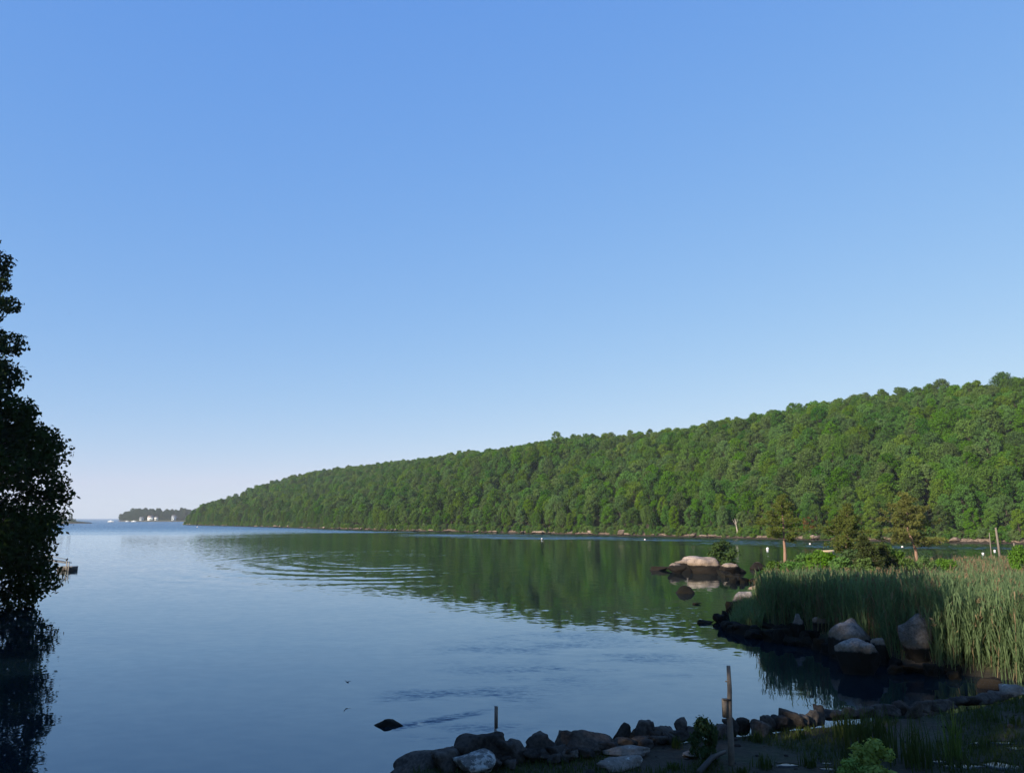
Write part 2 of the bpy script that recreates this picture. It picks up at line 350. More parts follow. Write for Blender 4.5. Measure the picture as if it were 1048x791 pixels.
def ground_z(P):
    P = np.asarray(P, float).reshape(-1, 2); P3 = np.concatenate([P, np.zeros((len(P), 1))], 1)
    nz = gn(P3, 0.5) * 0.06 + gn2(P3, 1.7) * 0.025
    z = np.full(len(P), -0.6)
    d = sdf(P, near_poly); z1 = -0.6 + 0.95 * sstep(-0.7, 0.35, d) + nz * sstep(0, 1, d) * 0.7
    z1 += 3.6 * sstep(13.5, 2.0, P[:, 1]) * sstep(0, 6, d)
    z = np.maximum(z, z1)
    d = sdf(P, spit_poly) + gn(P3, 0.8) * 0.35; z = np.maximum(z, -0.6 + 0.95 * sstep(-0.8, 0.8, d) + 0.6 * sstep(0.5, 6, d) - 0.3 * sstep(50, 62, P[:, 1]) + nz * 1.6 * sstep(0, 2, d))
    d = sdf(P, left_poly); z = np.maximum(z, -0.6 + 1.2 * sstep(-0.8, 1.2, d) + 2.5 * sstep(1, 22, d) + nz * 2)
    return z
def gz(x, y): return float(ground_z([[x, y]])[0])
def ground_mat():
    m = bpy.data.materials.new('mud_and_turf'); t = NT(m); P = t.pos()
    n1 = t.noise(0.55, 5, P, 0.6).outputs[0]; n2 = t.noise(6, 5, P, 0.65).outputs[0]
    c = t.mix(t.step(n1, 0.4, 0.62), (0.034, 0.026, 0.017), (0.026, 0.032, 0.012))
    c = t.mix(t.m('MULTIPLY', t.step(n2, 0.42, 0.7), 0.6), c, (0.07, 0.055, 0.035))
    sp = t.n('ShaderNodeSeparateXYZ', {0: P})
    c = t.mix(t.step(sp.outputs[2], 0.12, 0.3), (0.018, 0.016, 0.012), c)
    b = t.n('ShaderNodeBsdfPrincipled', {'Base Color': c, 'Roughness': 0.9, 'Specular IOR Level': 0.2})
    bp = t.n('ShaderNodeBump', {'Strength': 0.8, 'Distance': 0.06, 'Height': n2}); t.set(b.inputs['Normal'], bp.outputs[0]); t.surf(b); return m
gxs = np.concatenate([np.arange(-140, -20, 1.6), np.arange(-20, 40, 0.3), np.arange(40, 121, 1.6)]); gys = np.concatenate([np.arange(-40, 10, 1.2), np.arange(10, 50, 0.3), np.arange(50, 121, 0.8)])
gx, gy = np.meshgrid(gxs, gys, indexing='ij'); Z = ground_z(np.stack([gx.ravel(), gy.ravel()], 1)).reshape(gx.shape)
mb = MB(); mb.grid(np.stack([gx, gy, Z], -1)); go = mb.build('ground', ground_mat(), smooth=True)
tag(go, 'muddy turf shore, reed spit and left bank beside the water', kind='structure')

# ------------------------------------------------------------------ the far wooded hill
bank_px = [(190, 537), (250, 538.5), (300, 540), (400, 543), (500, 545), (600, 547), (700, 549.5), (800, 552), (900, 554), (1048, 556.5)]
bank = np.array([at(x, y)[:2] for x, y in bank_px])
tip_dir = bank[0] - bank[1]; tip_dir /= np.linalg.norm(tip_dir)
bank = np.concatenate([[bank[0] + np.array([-0.35, 0.94]) * 30], bank, [bank[-1] + np.array([0.66, -0.75]) * 60, bank[-1] + np.array([0.72, -0.69]) * 150]])
seg = np.r_[0, np.cumsum(np.linalg.norm(np.diff(bank, axis=0), axis=1))]
U = np.linspace(0, seg[-1], 260)
BK = np.stack([np.interp(U, seg, bank[:, 0]), np.interp(U, seg, bank[:, 1])], 1)
for _ in range(3): BK[1:-1] = (BK[:-2] + 2 * BK[1:-1] + BK[2:]) / 4
hn = Noise(9)
CREST = np.array([(190, 517), (250, 500), (300, 488), (340, 482), (400, 473), (450, 467), (500, 463), (565, 453), (600, 448), (650, 444), (700, 438), (750, 430), (800, 422), (850, 412), (900, 404), (940, 397), (968, 393), (1000, 390), (1048, 384), (1200, 365)], float)
BKW = np.stack([hn(np.stack([U, U * 0, U * 0], 1), 0.05), hn(np.stack([U, U * 0 + 50, U * 0], 1), 0.16)], 1)
BK = BK + BN * (BKW[:, :1] * 1.6 + BKW[:, 1:] * 0.8)
RIDGE = []
for b_ in BK:                                               # ground height of the ridge behind each bank point, from the crest line less the trees
    x_, y_ = b_ + BN * 112; px_ = CX + F * x_ / (y_ * math.cos(PITCH) + 36 * math.sin(PITCH))
    RIDGE.append(aty(px_, np.interp(px_, CREST[:, 0], CREST[:, 1]), y_)[2] - 12.4)
RIDGE = np.clip(RIDGE, 10, 45)
def hill_h(u, v):
    v = np.maximum(v, 0); rise = np.minimum(v / 118, 1)
    prof = 0.55 * rise + 0.45 * sstep(0, 1, rise)
    ridge = np.interp(u, U, RIDGE)
    z = 0.6 * sstep(0, 3, v) + ridge * prof * sstep(2, 26, u)
    z -= 10 * sstep(118, 260, v)
    P = np.stack([u, v, u * 0], -1)
    return z + hn(P, 0.02) * 2.0 * sstep(15, 60, v) + hn(P, 0.06) * 0.9 * sstep(6, 30, v)
def hill_pt(u, v):
    x = np.interp(u, U, BK[:, 0]) + BN[0] * v; y = np.interp(u, U, BK[:, 1]) + BN[1] * v
    return np.stack([x, y, hill_h(u, v)], -1)
vv = np.array([-3, -1, 0, 1, 2, 3, 5, 8, 12, 18, 26, 36, 48, 60, 74, 88, 102, 118, 140, 170, 210, 260.])
uu, v2 = np.meshgrid(U, vv, indexing='ij'); HP = hill_pt(uu, v2); HP[..., 2] = np.where(v2 < 0, -0.8 * np.minimum(-v2, 1) - .2, HP[..., 2])
HP[0, :, 2] = -0.5
def hill_mat():
    m = bpy.data.materials.new('forest_floor'); t = NT(m); P = t.pos()
    n = t.noise(0.8, 5, P, 0.6).outputs[0]; n2 = t.noise(3, 4, P).outputs[0]
    sp = t.n('ShaderNodeSeparateXYZ', {0: P}); z = t.m('ADD', sp.outputs[2], t.m('MULTIPLY', t.m('SUBTRACT', n, 0.5), 0.8))
    c = t.mix(t.step(n2, 0.42, 0.6), (0.09, 0.065, 0.045), (0.26, 0.19, 0.14))
    c = t.mix(t.step(z, 0.3, 0.5), (0.035, 0.027, 0.02), c)
    c = t.mix(t.step(z, 0.8, 1.1), c, (0.04, 0.05, 0.02))
    b = t.n('ShaderNodeBsdfPrincipled', {'Base Color': c, 'Roughness': 0.9, 'Specular IOR Level': 0.1}); t.surf(b); return m
mb = MB(); mb.grid(HP); ho = mb.build('hillside', hill_mat(), smooth=True); tag(ho, 'long wooded hillside rising from the far bank', kind='structure')

# ------------------------------------------------------------------ tree generators
def leaf_quads(r, C, N, L, Wd, jit=0.35):
    """rhombic leaves: centres C, normals N, length L, width Wd"""
    n = len(C); a = unit(np.cross(N, r.normal(size=(n, 3)))); b = np.cross(N, a)
    L = L * (1 + jit * r.uniform(-1, 1, (n, 1))); Wd = Wd * (1 + jit * r.uniform(-1, 1, (n, 1)))
    return np.stack([C - a * L / 2, C + b * Wd / 2, C + a * L / 2, C - b * Wd / 2], 1)
def crown_quads(r, base, top, rad, nlobes, nleaf, L, Wd, lobe=(0.26, 0.46), shape=0.62, flat=0.8, off=(0, 0), low=0.12):
    """lobed crown: leaves on the shells of many overlapping lumps inside an egg-shaped envelope"""
    hgt = top - base; lobes = []
    for i in range(nlobes):
        f = (i + r.uniform(0.1, 0.9)) / nlobes
        env = math.sqrt(max(0.02, 1 - ((f - (1 - shape)) / (shape if f > 1 - shape else 1 - shape + low)) ** 2))
        a = i * 2.399 + r.uniform(-0.5, 0.5); lr = rad * r.uniform(*lobe) * (0.75 + 0.35 * env)
        d = max(0, rad * env - lr * 0.75) * math.sqrt(r.uniform(0.35, 1.0))
        lobes.append((off[0] + d * math.cos(a), off[1] + d * math.sin(a), min(max(base + f * hgt, base + lr * .5), top - lr * flat * 0.9), lr))
    lobes = np.array(lobes); w = lobes[:, 3] ** 2; k = r.choice(nlobes, nleaf, p=w / w.sum())
    D = unit(r.normal(size=(nleaf, 3))); c = lobes[k]
    rr = c[:, 3:] * (1 - 0.45 * r.uniform(0, 1, (nleaf, 1)) ** 2.2) * (1 + 0.13 * r.normal(size=(nleaf, 1)))
    C = c[:, :3] + D * rr * np.array([1, 1, flat])
    N = unit(D * 0.8 + r.normal(size=(nleaf, 3)) * 0.65 + np.array([0, 0, 0.25]))
    return leaf_quads(r, C, N, L, Wd), lobes
def trunk_mesh(r, name, hgt, r0, lobes, lean=0.03):
    mb = MB(); n = 7; f = np.linspace(0, 1, n); top = hgt * 0.8
    wob = np.cumsum(r.normal(size=(n, 2)) * hgt * lean * 0.35, 0); wob -= wob[0]
    pts = np.stack([wob[:, 0], wob[:, 1], f * top - 0.3], 1); rad = r0 * (1 - 0.8 * f) * (1 + 0.5 * np.exp(-f * 14))
    mb.tube(pts, rad, 8)
    for lb in lobes:
        z0 = max(0.15 * hgt, lb[2] - (0.5 + np.hypot(lb[0], lb[1]) * 0.7)); z0 = min(z0, top * .92)
        p0 = np.array([np.interp(z0, pts[:, 2], pts[:, 0]), np.interp(z0, pts[:, 2], pts[:, 1]), z0]); p2 = lb[:3]
        p1 = (p0 + p2) / 2 + np.array([0, 0, 0.12 * np.linalg.norm(p2 - p0)]); rb = np.interp(z0, pts[:, 2], rad) * 0.45
        mb.tube(np.stack([p0, p0 * .45 + p1 * .55, p1, p2]), [rb, rb * .75, rb * .55, rb * 0.2], 5)
    return mb.mesh(name, True)
def qmesh(name, Q):
    mb = MB(); mb.quads(Q); return mb.mesh(name)

BROAD = []
for k in range(8):
    r = np.random.default_rng(100 + k); hgt = r.uniform(12.0, 15.5); rad = r.uniform(3.3, 4.5)
    q, lb = crown_quads(r, hgt * (r.uniform(0.05, 0.12) if k < 4 else r.uniform(0.28, 0.4)), hgt, rad * (1 if k < 4 else 1.1), int(r.integers(36, 48)), 6500, 0.42, 0.29, lobe=(0.14, 0.34), shape=0.6 if k < 4 else 0.7)
    BROAD.append((qmesh('crown_%d' % k, q), trunk_mesh(r, 'trunk_%d' % k, hgt, 0.22, lb)))
BUSH = []
for k in range(4):
    r = np.random.default_rng(200 + k)
    q, lb = crown_quads(r, 0.05, r.uniform(1.6, 2.4), r.uniform(1.1, 1.6), 9, 1500, 0.24, 0.15, shape=0.7)
    st = MB()
    for j in range(6):
        a = r.uniform(0, 6.28); st.tube(np.array([[0, 0, -.1], [0.25 * math.cos(a), .25 * math.sin(a), .5], [.7 * math.cos(a), .7 * math.sin(a), 1.2]]), [.03, .02, .008], 5)
    BUSH.append((qmesh('leaves_%d' % k, q), st.mesh('stems_%d' % k)))

def broad_tree(k, loc, rz, s, label, group, name='broadleaf_tree', mat=None):
    e = empty(name, loc, rz, s); tag(e, label, 'tree', group)
    obj('crown', BROAD[k][0], M_hill, e); obj('trunk', BROAD[k][1], M_bark, e)
    return e
# positions over the whole hill
r = np.random.default_rng(5); pos = []
sp_ = 4.8
for u0 in np.arange(17, seg[-1] - 4, sp_):
    for v0 in np.concatenate([[3.2, 7.5], np.arange(12.5, 165, sp_)]):
        u = u0 + r.uniform(-.45, .45) * sp_; v = v0 + r.uniform(-.4, .4) * (sp_ if v0 > 8 else 2)
        p = hill_pt(np.array(u), np.array(v)); s = 0.83 * r.uniform(0.70, 1.18) * (0.62 if v < 6 else (0.82 if v < 12 else 1.0))
        if v > 90: s = 0.5 * s + 0.42
        if u < 120: s *= 1.12
        pos.append((*p, s, v, u))
pos = np.array(pos)
def topx(p):                                                # photo pixel of a point
    x, y, z = p[0], p[1], p[2] - H
    f = y * math.cos(PITCH) + z * math.sin(PITCH); c = -y * math.sin(PITCH) + z * math.cos(PITCH)
    return CX + F * x / f, CY - F * c / f
vis = np.array([-15 < topx(p)[0] < 1060 for p in pos])
dist = np.hypot(pos[:, 0], pos[:, 1]); order = np.argsort(np.where(vis, dist / pos[:, 3] ** 0.5, 1e9))
single = set(order[:268].tolist()); protos = {}
for i in order[:268]:
    p = pos[i]; k = int(r.integers(4)) + (0 if p[4] < 14 or r.uniform() < .2 else 4); rz = r.uniform(0, 6.28); shore = p[4] < 14
    lab, grp = (('green broadleaf tree rooted close to the rocky edge of the far bank', 'broadleaf trees along the far bank') if shore else
                ('green broadleaf tree up the near slope of the wooded far hill', 'broadleaf trees up the far hillside'))
    if (k) in protos:
        e = copy_tree(protos[k], p[:3], rz, p[3]); tag(e, lab, 'tree', grp)
    else:
        protos[k] = broad_tree(k, p[:3], rz, p[3], lab, grp)

def gn_scatter(name, pts, scales, parts, label, seed=0):
    """one stuff object: tree copies on points by geometry nodes"""
    src = bpy.data.collections.new(name + '_kinds')
    for i, meshes in enumerate(parts):
        V = []; Fs4 = []; Fs3 = []; mi4 = []; mi3 = []; off = 0; mats = []
        for (me, mat) in meshes:
            n = len(me.vertices); co = np.zeros(n * 3, np.float32); me.vertices.foreach_get('co', co); V.append(co.reshape(-1, 3))
            lv = np.zeros(len(me.loops), np.int32); me.loops.foreach_get('vertex_index', lv)
            ls = np.zeros(len(me.polygons), np.int32); me.polygons.foreach_get('loop_start', ls); lt = np.zeros(len(me.polygons), np.int32); me.polygons.foreach_get('loop_total', lt)
            q = ls[lt == 4]; t3 = ls[lt == 3]
            Fs4.append(lv[q[:, None] + np.arange(4)] + off); Fs3.append(lv[t3[:, None] + np.arange(3)] + off if len(t3) else np.zeros((0, 3), np.int32))
            mi4 += [len(mats)] * len(q); mi3 += [len(mats)] * len(t3); mats.append(mat); off += n
        f3 = np.concatenate(Fs3); me = mesh_np('%s_%d' % (name, i), np.concatenate(V), [np.concatenate(Fs4)] + ([f3] if len(f3) else []), mi4 + mi3)
        for mt in mats: me.materials.append(mt)
        src.objects.link(bpy.data.objects.new('%s_kind_%d' % (name, i), me))
    me = bpy.data.meshes.new(name); me.vertices.add(len(pts)); me.vertices.foreach_set('co', np.asarray(pts, np.float32).ravel())
    at_ = me.attributes.new('size', 'FLOAT', 'POINT'); at_.data.foreach_set('value', np.asarray(scales, np.float32))
    o = bpy.data.objects.new(name, me); link(o); tag(o, label, kind='stuff')
    ng = bpy.data.node_groups.new(name, 'GeometryNodeTree')
    ng.interface.new_socket('Geometry', in_out='INPUT', socket_type='NodeSocketGeometry'); ng.interface.new_socket('Geometry', in_out='OUTPUT', socket_type='NodeSocketGeometry')
    N = ng.nodes; L = ng.links.new
    gi = N.new('NodeGroupInput'); gout = N.new('NodeGroupOutput'); iop = N.new('GeometryNodeInstanceOnPoints'); ci = N.new('GeometryNodeCollectionInfo')
    ci.inputs['Collection'].default_value = src; ci.inputs['Separate Children'].default_value = True; ci.inputs['Reset Children'].default_value = True
    iop.inputs['Pick Instance'].default_value = True
    rv = N.new('FunctionNodeRandomValue'); rv.data_type = 'INT'; rv.inputs[4].default_value = 0; rv.inputs[5].default_value = len(parts) - 1; rv.inputs['Seed'].default_value = seed
    rr = N.new('FunctionNodeRandomValue'); rr.data_type = 'FLOAT_VECTOR'; rr.inputs[1].default_value = (0, 0, 6.283); rr.inputs['Seed'].default_value = seed + 1
    na = N.new('GeometryNodeInputNamedAttribute'); na.inputs[0].default_value = 'size'
    L(gi.outputs[0], iop.inputs['Points']); L(ci.outputs[0], iop.inputs['Instance']); L(rv.outputs[2], iop.inputs['Instance Index'])
    L(rr.outputs[0], iop.inputs['Rotation']); L(na.outputs[0], iop.inputs['Scale']); L(iop.outputs[0], gout.inputs[0])
    md = o.modifiers.new('scatter', 'NODES'); md.node_group = ng
    return o
rest = np.array([i for i in range(len(pos)) if i not in single])
gn_scatter('woods', pos[rest, :3], pos[rest, 3], [((a, M_hill), (b, M_bark)) for a, b in BROAD], 'dense green broadleaf woods covering the rest of the far hill', 7)
up = []; us = []
for u in np.arange(2, seg[-1], 1.7):
    for j in range(3):
        v = r.uniform(0.5, 4.6); up.append(hill_pt(np.array(u + r.uniform(-.8, .8)), np.array(v))); us.append(r.uniform(0.35, 1.2))
gn_scatter('undergrowth', np.array(up), us, [((a, M_shrub), (b, M_bark)) for a, b in BUSH], 'bright green undergrowth along the foot of the far woods', 3)

def special_tree(px, pytop, v, width_px, label, k=2, name='broadleaf_tree'):
    best = min(np.arange(10, seg[-1] - 5, 2.0), key=lambda u: abs(topx(hill_pt(np.array(u), np.array(v)))[0] - px))
    p = hill_pt(np.array(best), np.array(v)); top = aty(px, pytop, p[1])[2]
    hh = max(v_.co.z for v_ in BROAD[k][0].vertices); s = (top - p[2]) / hh
    return broad_tree(k, p, 0.7, s, label, None)
special_tree(968, 387, 112, 26, 'tall round-topped tree standing above the hill crest near the photo\'s right edge', 4)
special_tree(1028, 380, 116, 30, 'broad tree breaking the crest line at the far right of the hill', 5)
special_tree(569, 441, 112, 16, 'bumpy tree poking above the middle of the hill crest', 1)

# pale dead trunk and rusty shrub on the far bank
def bank_at(px, v):
    best = min(np.arange(10, seg[-1] - 5, 0.5), key=lambda u: abs(topx(hill_pt(np.array(u), np.array(v)))[0] - px)); return hill_pt(np.array(best), np.array(v))
p = bank_at(755, 1.6); e = empty('dead_tree', p); tag(e, 'pale bare dead trunk leaning at the foot of the far woods', 'dead tree')
mb = MB(); mb.tube([[0, 0, -.3], [-.1, 0, 1.5], [-.4, .1, 3.4], [-.6, .1, 4.8]], [.26, .22, .16, .07], 8); mb.build('trunk', M_pale, e, True)
mb = MB(); mb.tube([[-.3, 0, 2.6], [-.9, 0, 3.8], [-1.3, .1, 4.6]], [.1, .06, .03], 6); mb.build('limb', M_pale, e, True)
mb = MB(); mb.tube([[-.4, 0, 3.2], [.0, 0, 4.2], [.1, .1, 4.9]], [.09, .05, .02], 6); mb.build('limb', M_pale, e, True)
p = bank_at(829, 2.0); e = empty('rusty_bush', p, 0.4, 1.0); tag(e, 'rusty orange-brown dead bush on the far bank behind the first pine', 'bush')
rq = np.random.default_rng(77); q, lb = crown_quads(rq, 1.6, 5.2, 1.9, 8, 1500, .3, .2); obj('crown', qmesh('rusty_crown', q), M_rust, e); obj('trunk', trunk_mesh(rq, 'rusty_trunk', 4.5, .12, lb), M_bark, e)

# ------------------------------------------------------------------ rocks
def ico(sub):
    import bmesh
    bm = bmesh.new(); bmesh.ops.create_icosphere(bm, subdivisions=sub, radius=1)
    V = np.array([v.co[:] for v in bm.verts]); Fc = np.array([[v.index for v in f.verts] for f in bm.faces]); bm.free(); return V, Fc
ICO = {s: ico(s) for s in (3, 4)}
def rock_mesh(name, seed, dims, planes=16, sub=4, rough=0.05, soft=20.0, pointed=False):
    V, Fc = ICO[sub]; r = np.random.default_rng(seed)
    N = unit(r.normal(size=(planes, 3)) * np.array([1, 1, 0.8])); d = r.uniform(0.52, 1.0, planes)
    N = np.concatenate([N, [[0, 0, 1], [0, 0, -1]]]); d = np.r_[d, 0.8, 0.8]
    den = np.maximum(V @ N.T, 1e-3) / d; R = (np.maximum(den, 0.05) ** soft).sum(1) ** (-1 / soft)
    P = V * R[:, None]; nz = Noise(seed + 50)
    P = P * (1 + rough * nz(P, 2.2)[:, None] + rough * 0.6 * nz(P, 5.0)[:, None] + rough * 0.25 * nz(P, 11.0)[:, None])
    lo, hi = P.min(0), P.max(0); P = (P - (lo + hi) / 2) / (hi - lo) * 2
    if pointed: P[:, :2] *= (1 - 0.62 * np.clip((P[:, 2:] + 0.4) / 1.4, 0, 1) ** 1.1)
    P = P * np.array(dims) / 2; P[:, 2] += dims[2] / 2
    return mesh_np(name, P, [Fc], smooth=True)
ROCKLAB = {}
def rock(px, pyb, w, h, z, mat, label, group=None, seed=None, depth=1.0, sink=0.2, name='boulder', rz=None, tilt=0.0, cat='rock', pointed=False, rough=0.075, planes=14):
    """rock whose foot is seen at (px, pyb) on the level z, w by h photo pixels"""
    p = at(px, pyb, z); m = mpp(p[1]); seed = seed if seed is not None else int(px * 7 + pyb * 13)
    W_, Hh = w * m, h * m; dims = (W_, W_ * depth, Hh / (1 - sink))
    me = rock_mesh(name, seed, dims, planes=planes, pointed=pointed, rough=rough)
    o = obj(name, me, mat, None, (p[0], p[1] + W_ * depth * 0.4, z - Hh * sink / (1 - sink)), 0)
    o.rotation_euler = (0, tilt, 0 if rz is None else rz)
    tag(o, label, cat, group); return o

# boulders along the foot of the far bank
bm_ = [rock_mesh('bank_boulder', 900 + i, (1.8 + .3 * i, 1.2, 0.9), sub=3) for i in range(5)]
rb = np.random.default_rng(31)
for i in range(110):
    u = rb.uniform(15, 620) if i < 60 else rb.uniform(350, 660)
    v = rb.uniform(-0.3, 1.6); p = hill_pt(np.array(u), np.array(v)); s = rb.uniform(0.6, 1.5)
    o = obj('boulder', bm_[i % 5], M_bankrock, None, (p[0], p[1], p[2] - 0.35 * s), rb.uniform(0, 6.28), (s * rb.uniform(.8, 1.7), s, s * rb.uniform(.7, 1.2)))
    tag(o, 'pinkish granite boulder at the waterline below the far woods', 'rock', 'boulders along the far bank')
for px, w, h, lab in [(638, 11, 5, 'pale boulder at the waterline under the middle of the far woods'), (711, 9, 3.5, 'flat pale ledge of rock on the far bank above the rock island'),
                      (978, 14, 4.5, 'bright white flat rock on the far bank to the right of the pines'), (835, 9, 4, 'pale hump of rock on the far bank between the two left pines')]:
    p = bank_at(px, 0.3); q_ = topx(np.array([p[0], p[1], 0.3])); rock(px, q_[1], w, h, 0.3, M_bankrock, lab, seed=int(px), depth=.8)

# ------------------------------------------------------------------ the far distance: island, houses, boats, far shore
def mound(name, c, rx, ry, h, mat, label, seed):
    a = np.linspace(0, 2 * np.pi, 64, endpoint=False); nz = Noise(seed); rings = []
    for f, z in [(1.03, -1), (1.0, 0.2), (.97, 1.0), (.85, h * .5), (.6, h * .85), (.3, h), (0.02, h)]:
        k = f * (1 + .05 * nz(np.stack([np.cos(a) * 2, np.sin(a) * 2, a * 0], 1)))
        rings.append(np.stack([c[0] + rx * k * np.cos(a), c[1] + ry * k * np.sin(a), a * 0 + z], 1))
    mb = MB(); mb.grid(np.array(rings), close_v=True); o = mb.build(name, mat, smooth=True); tag(o, label, kind='structure'); return o
DI = 1500.0
xl = aty(107, HZ, DI)[0]; xr = aty(215, HZ, DI)[0]
mound('island_land', ((xl + xr) / 2, DI + 60), (xr - xl) / 2, 66, 6, hill_mat(), 'low wooded land across the water', 5)
r = np.random.default_rng(21); ip = []; isz = []
for i in range(130):
    px = r.uniform(110, 212) if i > 26 else 110 + i * 3.6; row = r.integers(4) if i > 26 else 0
    x = aty(px, HZ, DI)[0]; xn = (x - (xl + xr) / 2) / ((xr - xl) / 2)
    Yr = DI + 60 - 60 * math.sqrt(max(0, 1 - xn * xn)) + 9 + row * 15
    if row == 0 and (150 < px < 162 or 174 < px < 183): Yr += 26
    ip.append((x, Yr, 1 + row * 1.2)); isz.append(r.uniform(0.95, 1.25) * (0.75 if px < 118 else 1) * 1.2)
gn_scatter('woods', np.array(ip), isz, [((a, M_isle), (b, M_bark)) for a, b in BROAD[:5]], 'hazy blue-green woods on the low land across the water', 4)
def house(px, pyb, w, h, mats, label, wing=False):
    w *= .8; h *= .85; p = aty(px, HZ, DI + 4); e = empty('house', (p[0], p[1], 3.0), 0.15); tag(e, label, 'house')
    d = w * .7
    mb = MB(); mb.box((0, 0, h / 2 - 1), (w, d, h + 2)); mb.build('wall', mats[0], e)
    mb = MB(); P = [];
    for x in (-w / 2 - .4, w / 2 + .4): P.append([[x, -d / 2 - .5, h - .2], [x, 0, h + d * .42], [x, d / 2 + .5, h - .2], [x, 0, h + d * .42 - .5]])
    mb.grid(np.array(P), close_v=True, cap=True); rf = mb.build('roof', mats[1], e)
    mb = MB(); mb.box((w * .25, 0, h + d * .45), (.9, .9, 2)); mb.build('chimney', M_broof, rf)
    for zz in (1.6, 4.3):
        for x in np.linspace(-w * .36, w * .36, 4):
            if zz < h - 1: mb = MB(); mb.box((x, -d / 2 - .02, zz), (1.1, .14, 1.5)); mb.build('window', M_glass, e)
    return e
house(154, 531, 11, 6, (M_white, M_broof), 'large white house with a brown roof among the trees across the water')
house(160, 531, 7, 5, (M_white, M_roof), 'smaller white house just right of the large white one across the water')
house(178, 531, 9, 7.5, (M_blue, M_roof), 'pale grey house near the right end of the low woods')
house(145, 531, 8, 4, (M_blue, M_roof), 'low blue-grey house left of the white houses across the water')

def hull_mesh(L, Wd, Hh, name='hull', inner=True):
    n = 13; t = np.linspace(0, 1, n); rings = []
    for f in t:
        w = Wd / 2 * (1 - max(0, (f - .45) / .55) ** 2.2) * (0.86 + .14 * min(1, f * 4)); w = max(w, .015); sh = Hh * (1 + .25 * max(0, f - .5) ** 1.5 * 2)
        x = -L / 2 + f * L; k = 0.12 * max(0, f - .75) / .25 * Hh * 3
        prof = [(-w, sh), (-w * .93, sh * .45), (-w * .6, .02 + k * .5), (0, -0.04 + k * .4), (w * .6, .02 + k * .5), (w * .93, sh * .45), (w, sh),
                (w * .86, sh), (w * .8, sh * .5), (w * .5, .1 + k * .5), (0, .08 + k * .5), (-w * .5, .1 + k * .5), (-w * .8, sh * .5), (-w * .86, sh)]
        rings.append([[x, a, b] for a, b in prof])
    mb = MB(); mb.grid(np.array(rings), close_v=True, cap=True); return mb.mesh(name, False)
def dinghy(px, py, L, rz, mat, label, motor=False):
    p = at(px, py); e = empty('dinghy', (p[0], p[1], -0.03), rz); tag(e, label, 'boat')
    obj('hull', hull_mesh(L, L * .38, L * .15), mat, e)
    for x in (-.22, .1):
        mb = MB(); mb.box((x * L, 0, L * .10), (L * .06, L * .31, .03)); mb.build('thwart', M_plank, e)
    if motor:
        mb = MB(); mb.box((-L * .52, 0, L * .19), (.2, .22, .34)); mb.box((-L * .53, 0, .1), (.1, .1, .5)); mb.build('outboard_motor', M_dkwood, e)
    return e
dinghy(846, 565.5, 2.7, 0.1, M_tan, 'small tan dinghy moored behind the green bushes', True)
dinghy(871, 569.5, 1.5, 0.3, M_white, 'small white dinghy half hidden behind the second pine')
for px, py, L, lab in [(113.5, 534.2, 9, 'white motorboat moored off the left end of the low woods'), (130, 533.8, 6, 'middle one of the three white boats moored below the low woods'),
                       (137, 534.0, 8, 'white boat moored just left of the houses across the water')]:
    p = at(px, py); e = empty('motorboat', (p[0], p[1], 0)); tag(e, lab, 'boat', 'boats moored off the low woods')
    obj('hull', hull_mesh(L, L * .32, L * .16), M_white, e)
    mb = MB(); mb.box((0, 0, L * .22), (L * .3, L * .2, L * .13)); mb.build('cabin', M_white, e)
# far-off shore line and the dark point on the left
mb = MB(); a = np.linspace(-900, -1700, 40); nz = Noise(61); rings = []
for x in a: rings.append([[x, 3600, -1], [x, 3605, 3 + 2 * nz(np.array([[x, 0, 0]]), .02)[0]], [x, 3700, 9 + 4 * nz(np.array([[x, 0, 0]]), .012)[0]], [x, 4200, -1]])
mb.grid(np.array(rings)); o = mb.build('far_shore', simple('hazy_shore_ground', (0.36, 0.28, 0.25), .9, .1, .3, .01)); tag(o, 'thin reddish strip of shore on the horizon', kind='structure')
xq = aty(38, HZ, 900)[0]; mound('point_land', (xq, 930), abs(aty(80, HZ, 900)[0] - xq), 30, 3, hill_mat(), 'low dark point behind the left trees', 8)
pp_ = []; ps_ = []
for i in range(24):
    px = 20 + i * 2.4; pp_.append((aty(px, HZ, 915)[0], 915 + r.uniform(0, 14), 0.5)); ps_.append(0.7 * (1 if px < 67 else 0.5) * r.uniform(.8, 1.15))
gn_scatter('woods', np.array(pp_), ps_, [((a, M_isle), (b, M_bark)) for a, b in BROAD[:4]], 'dark trees on the low point behind the left bank tree', 9)

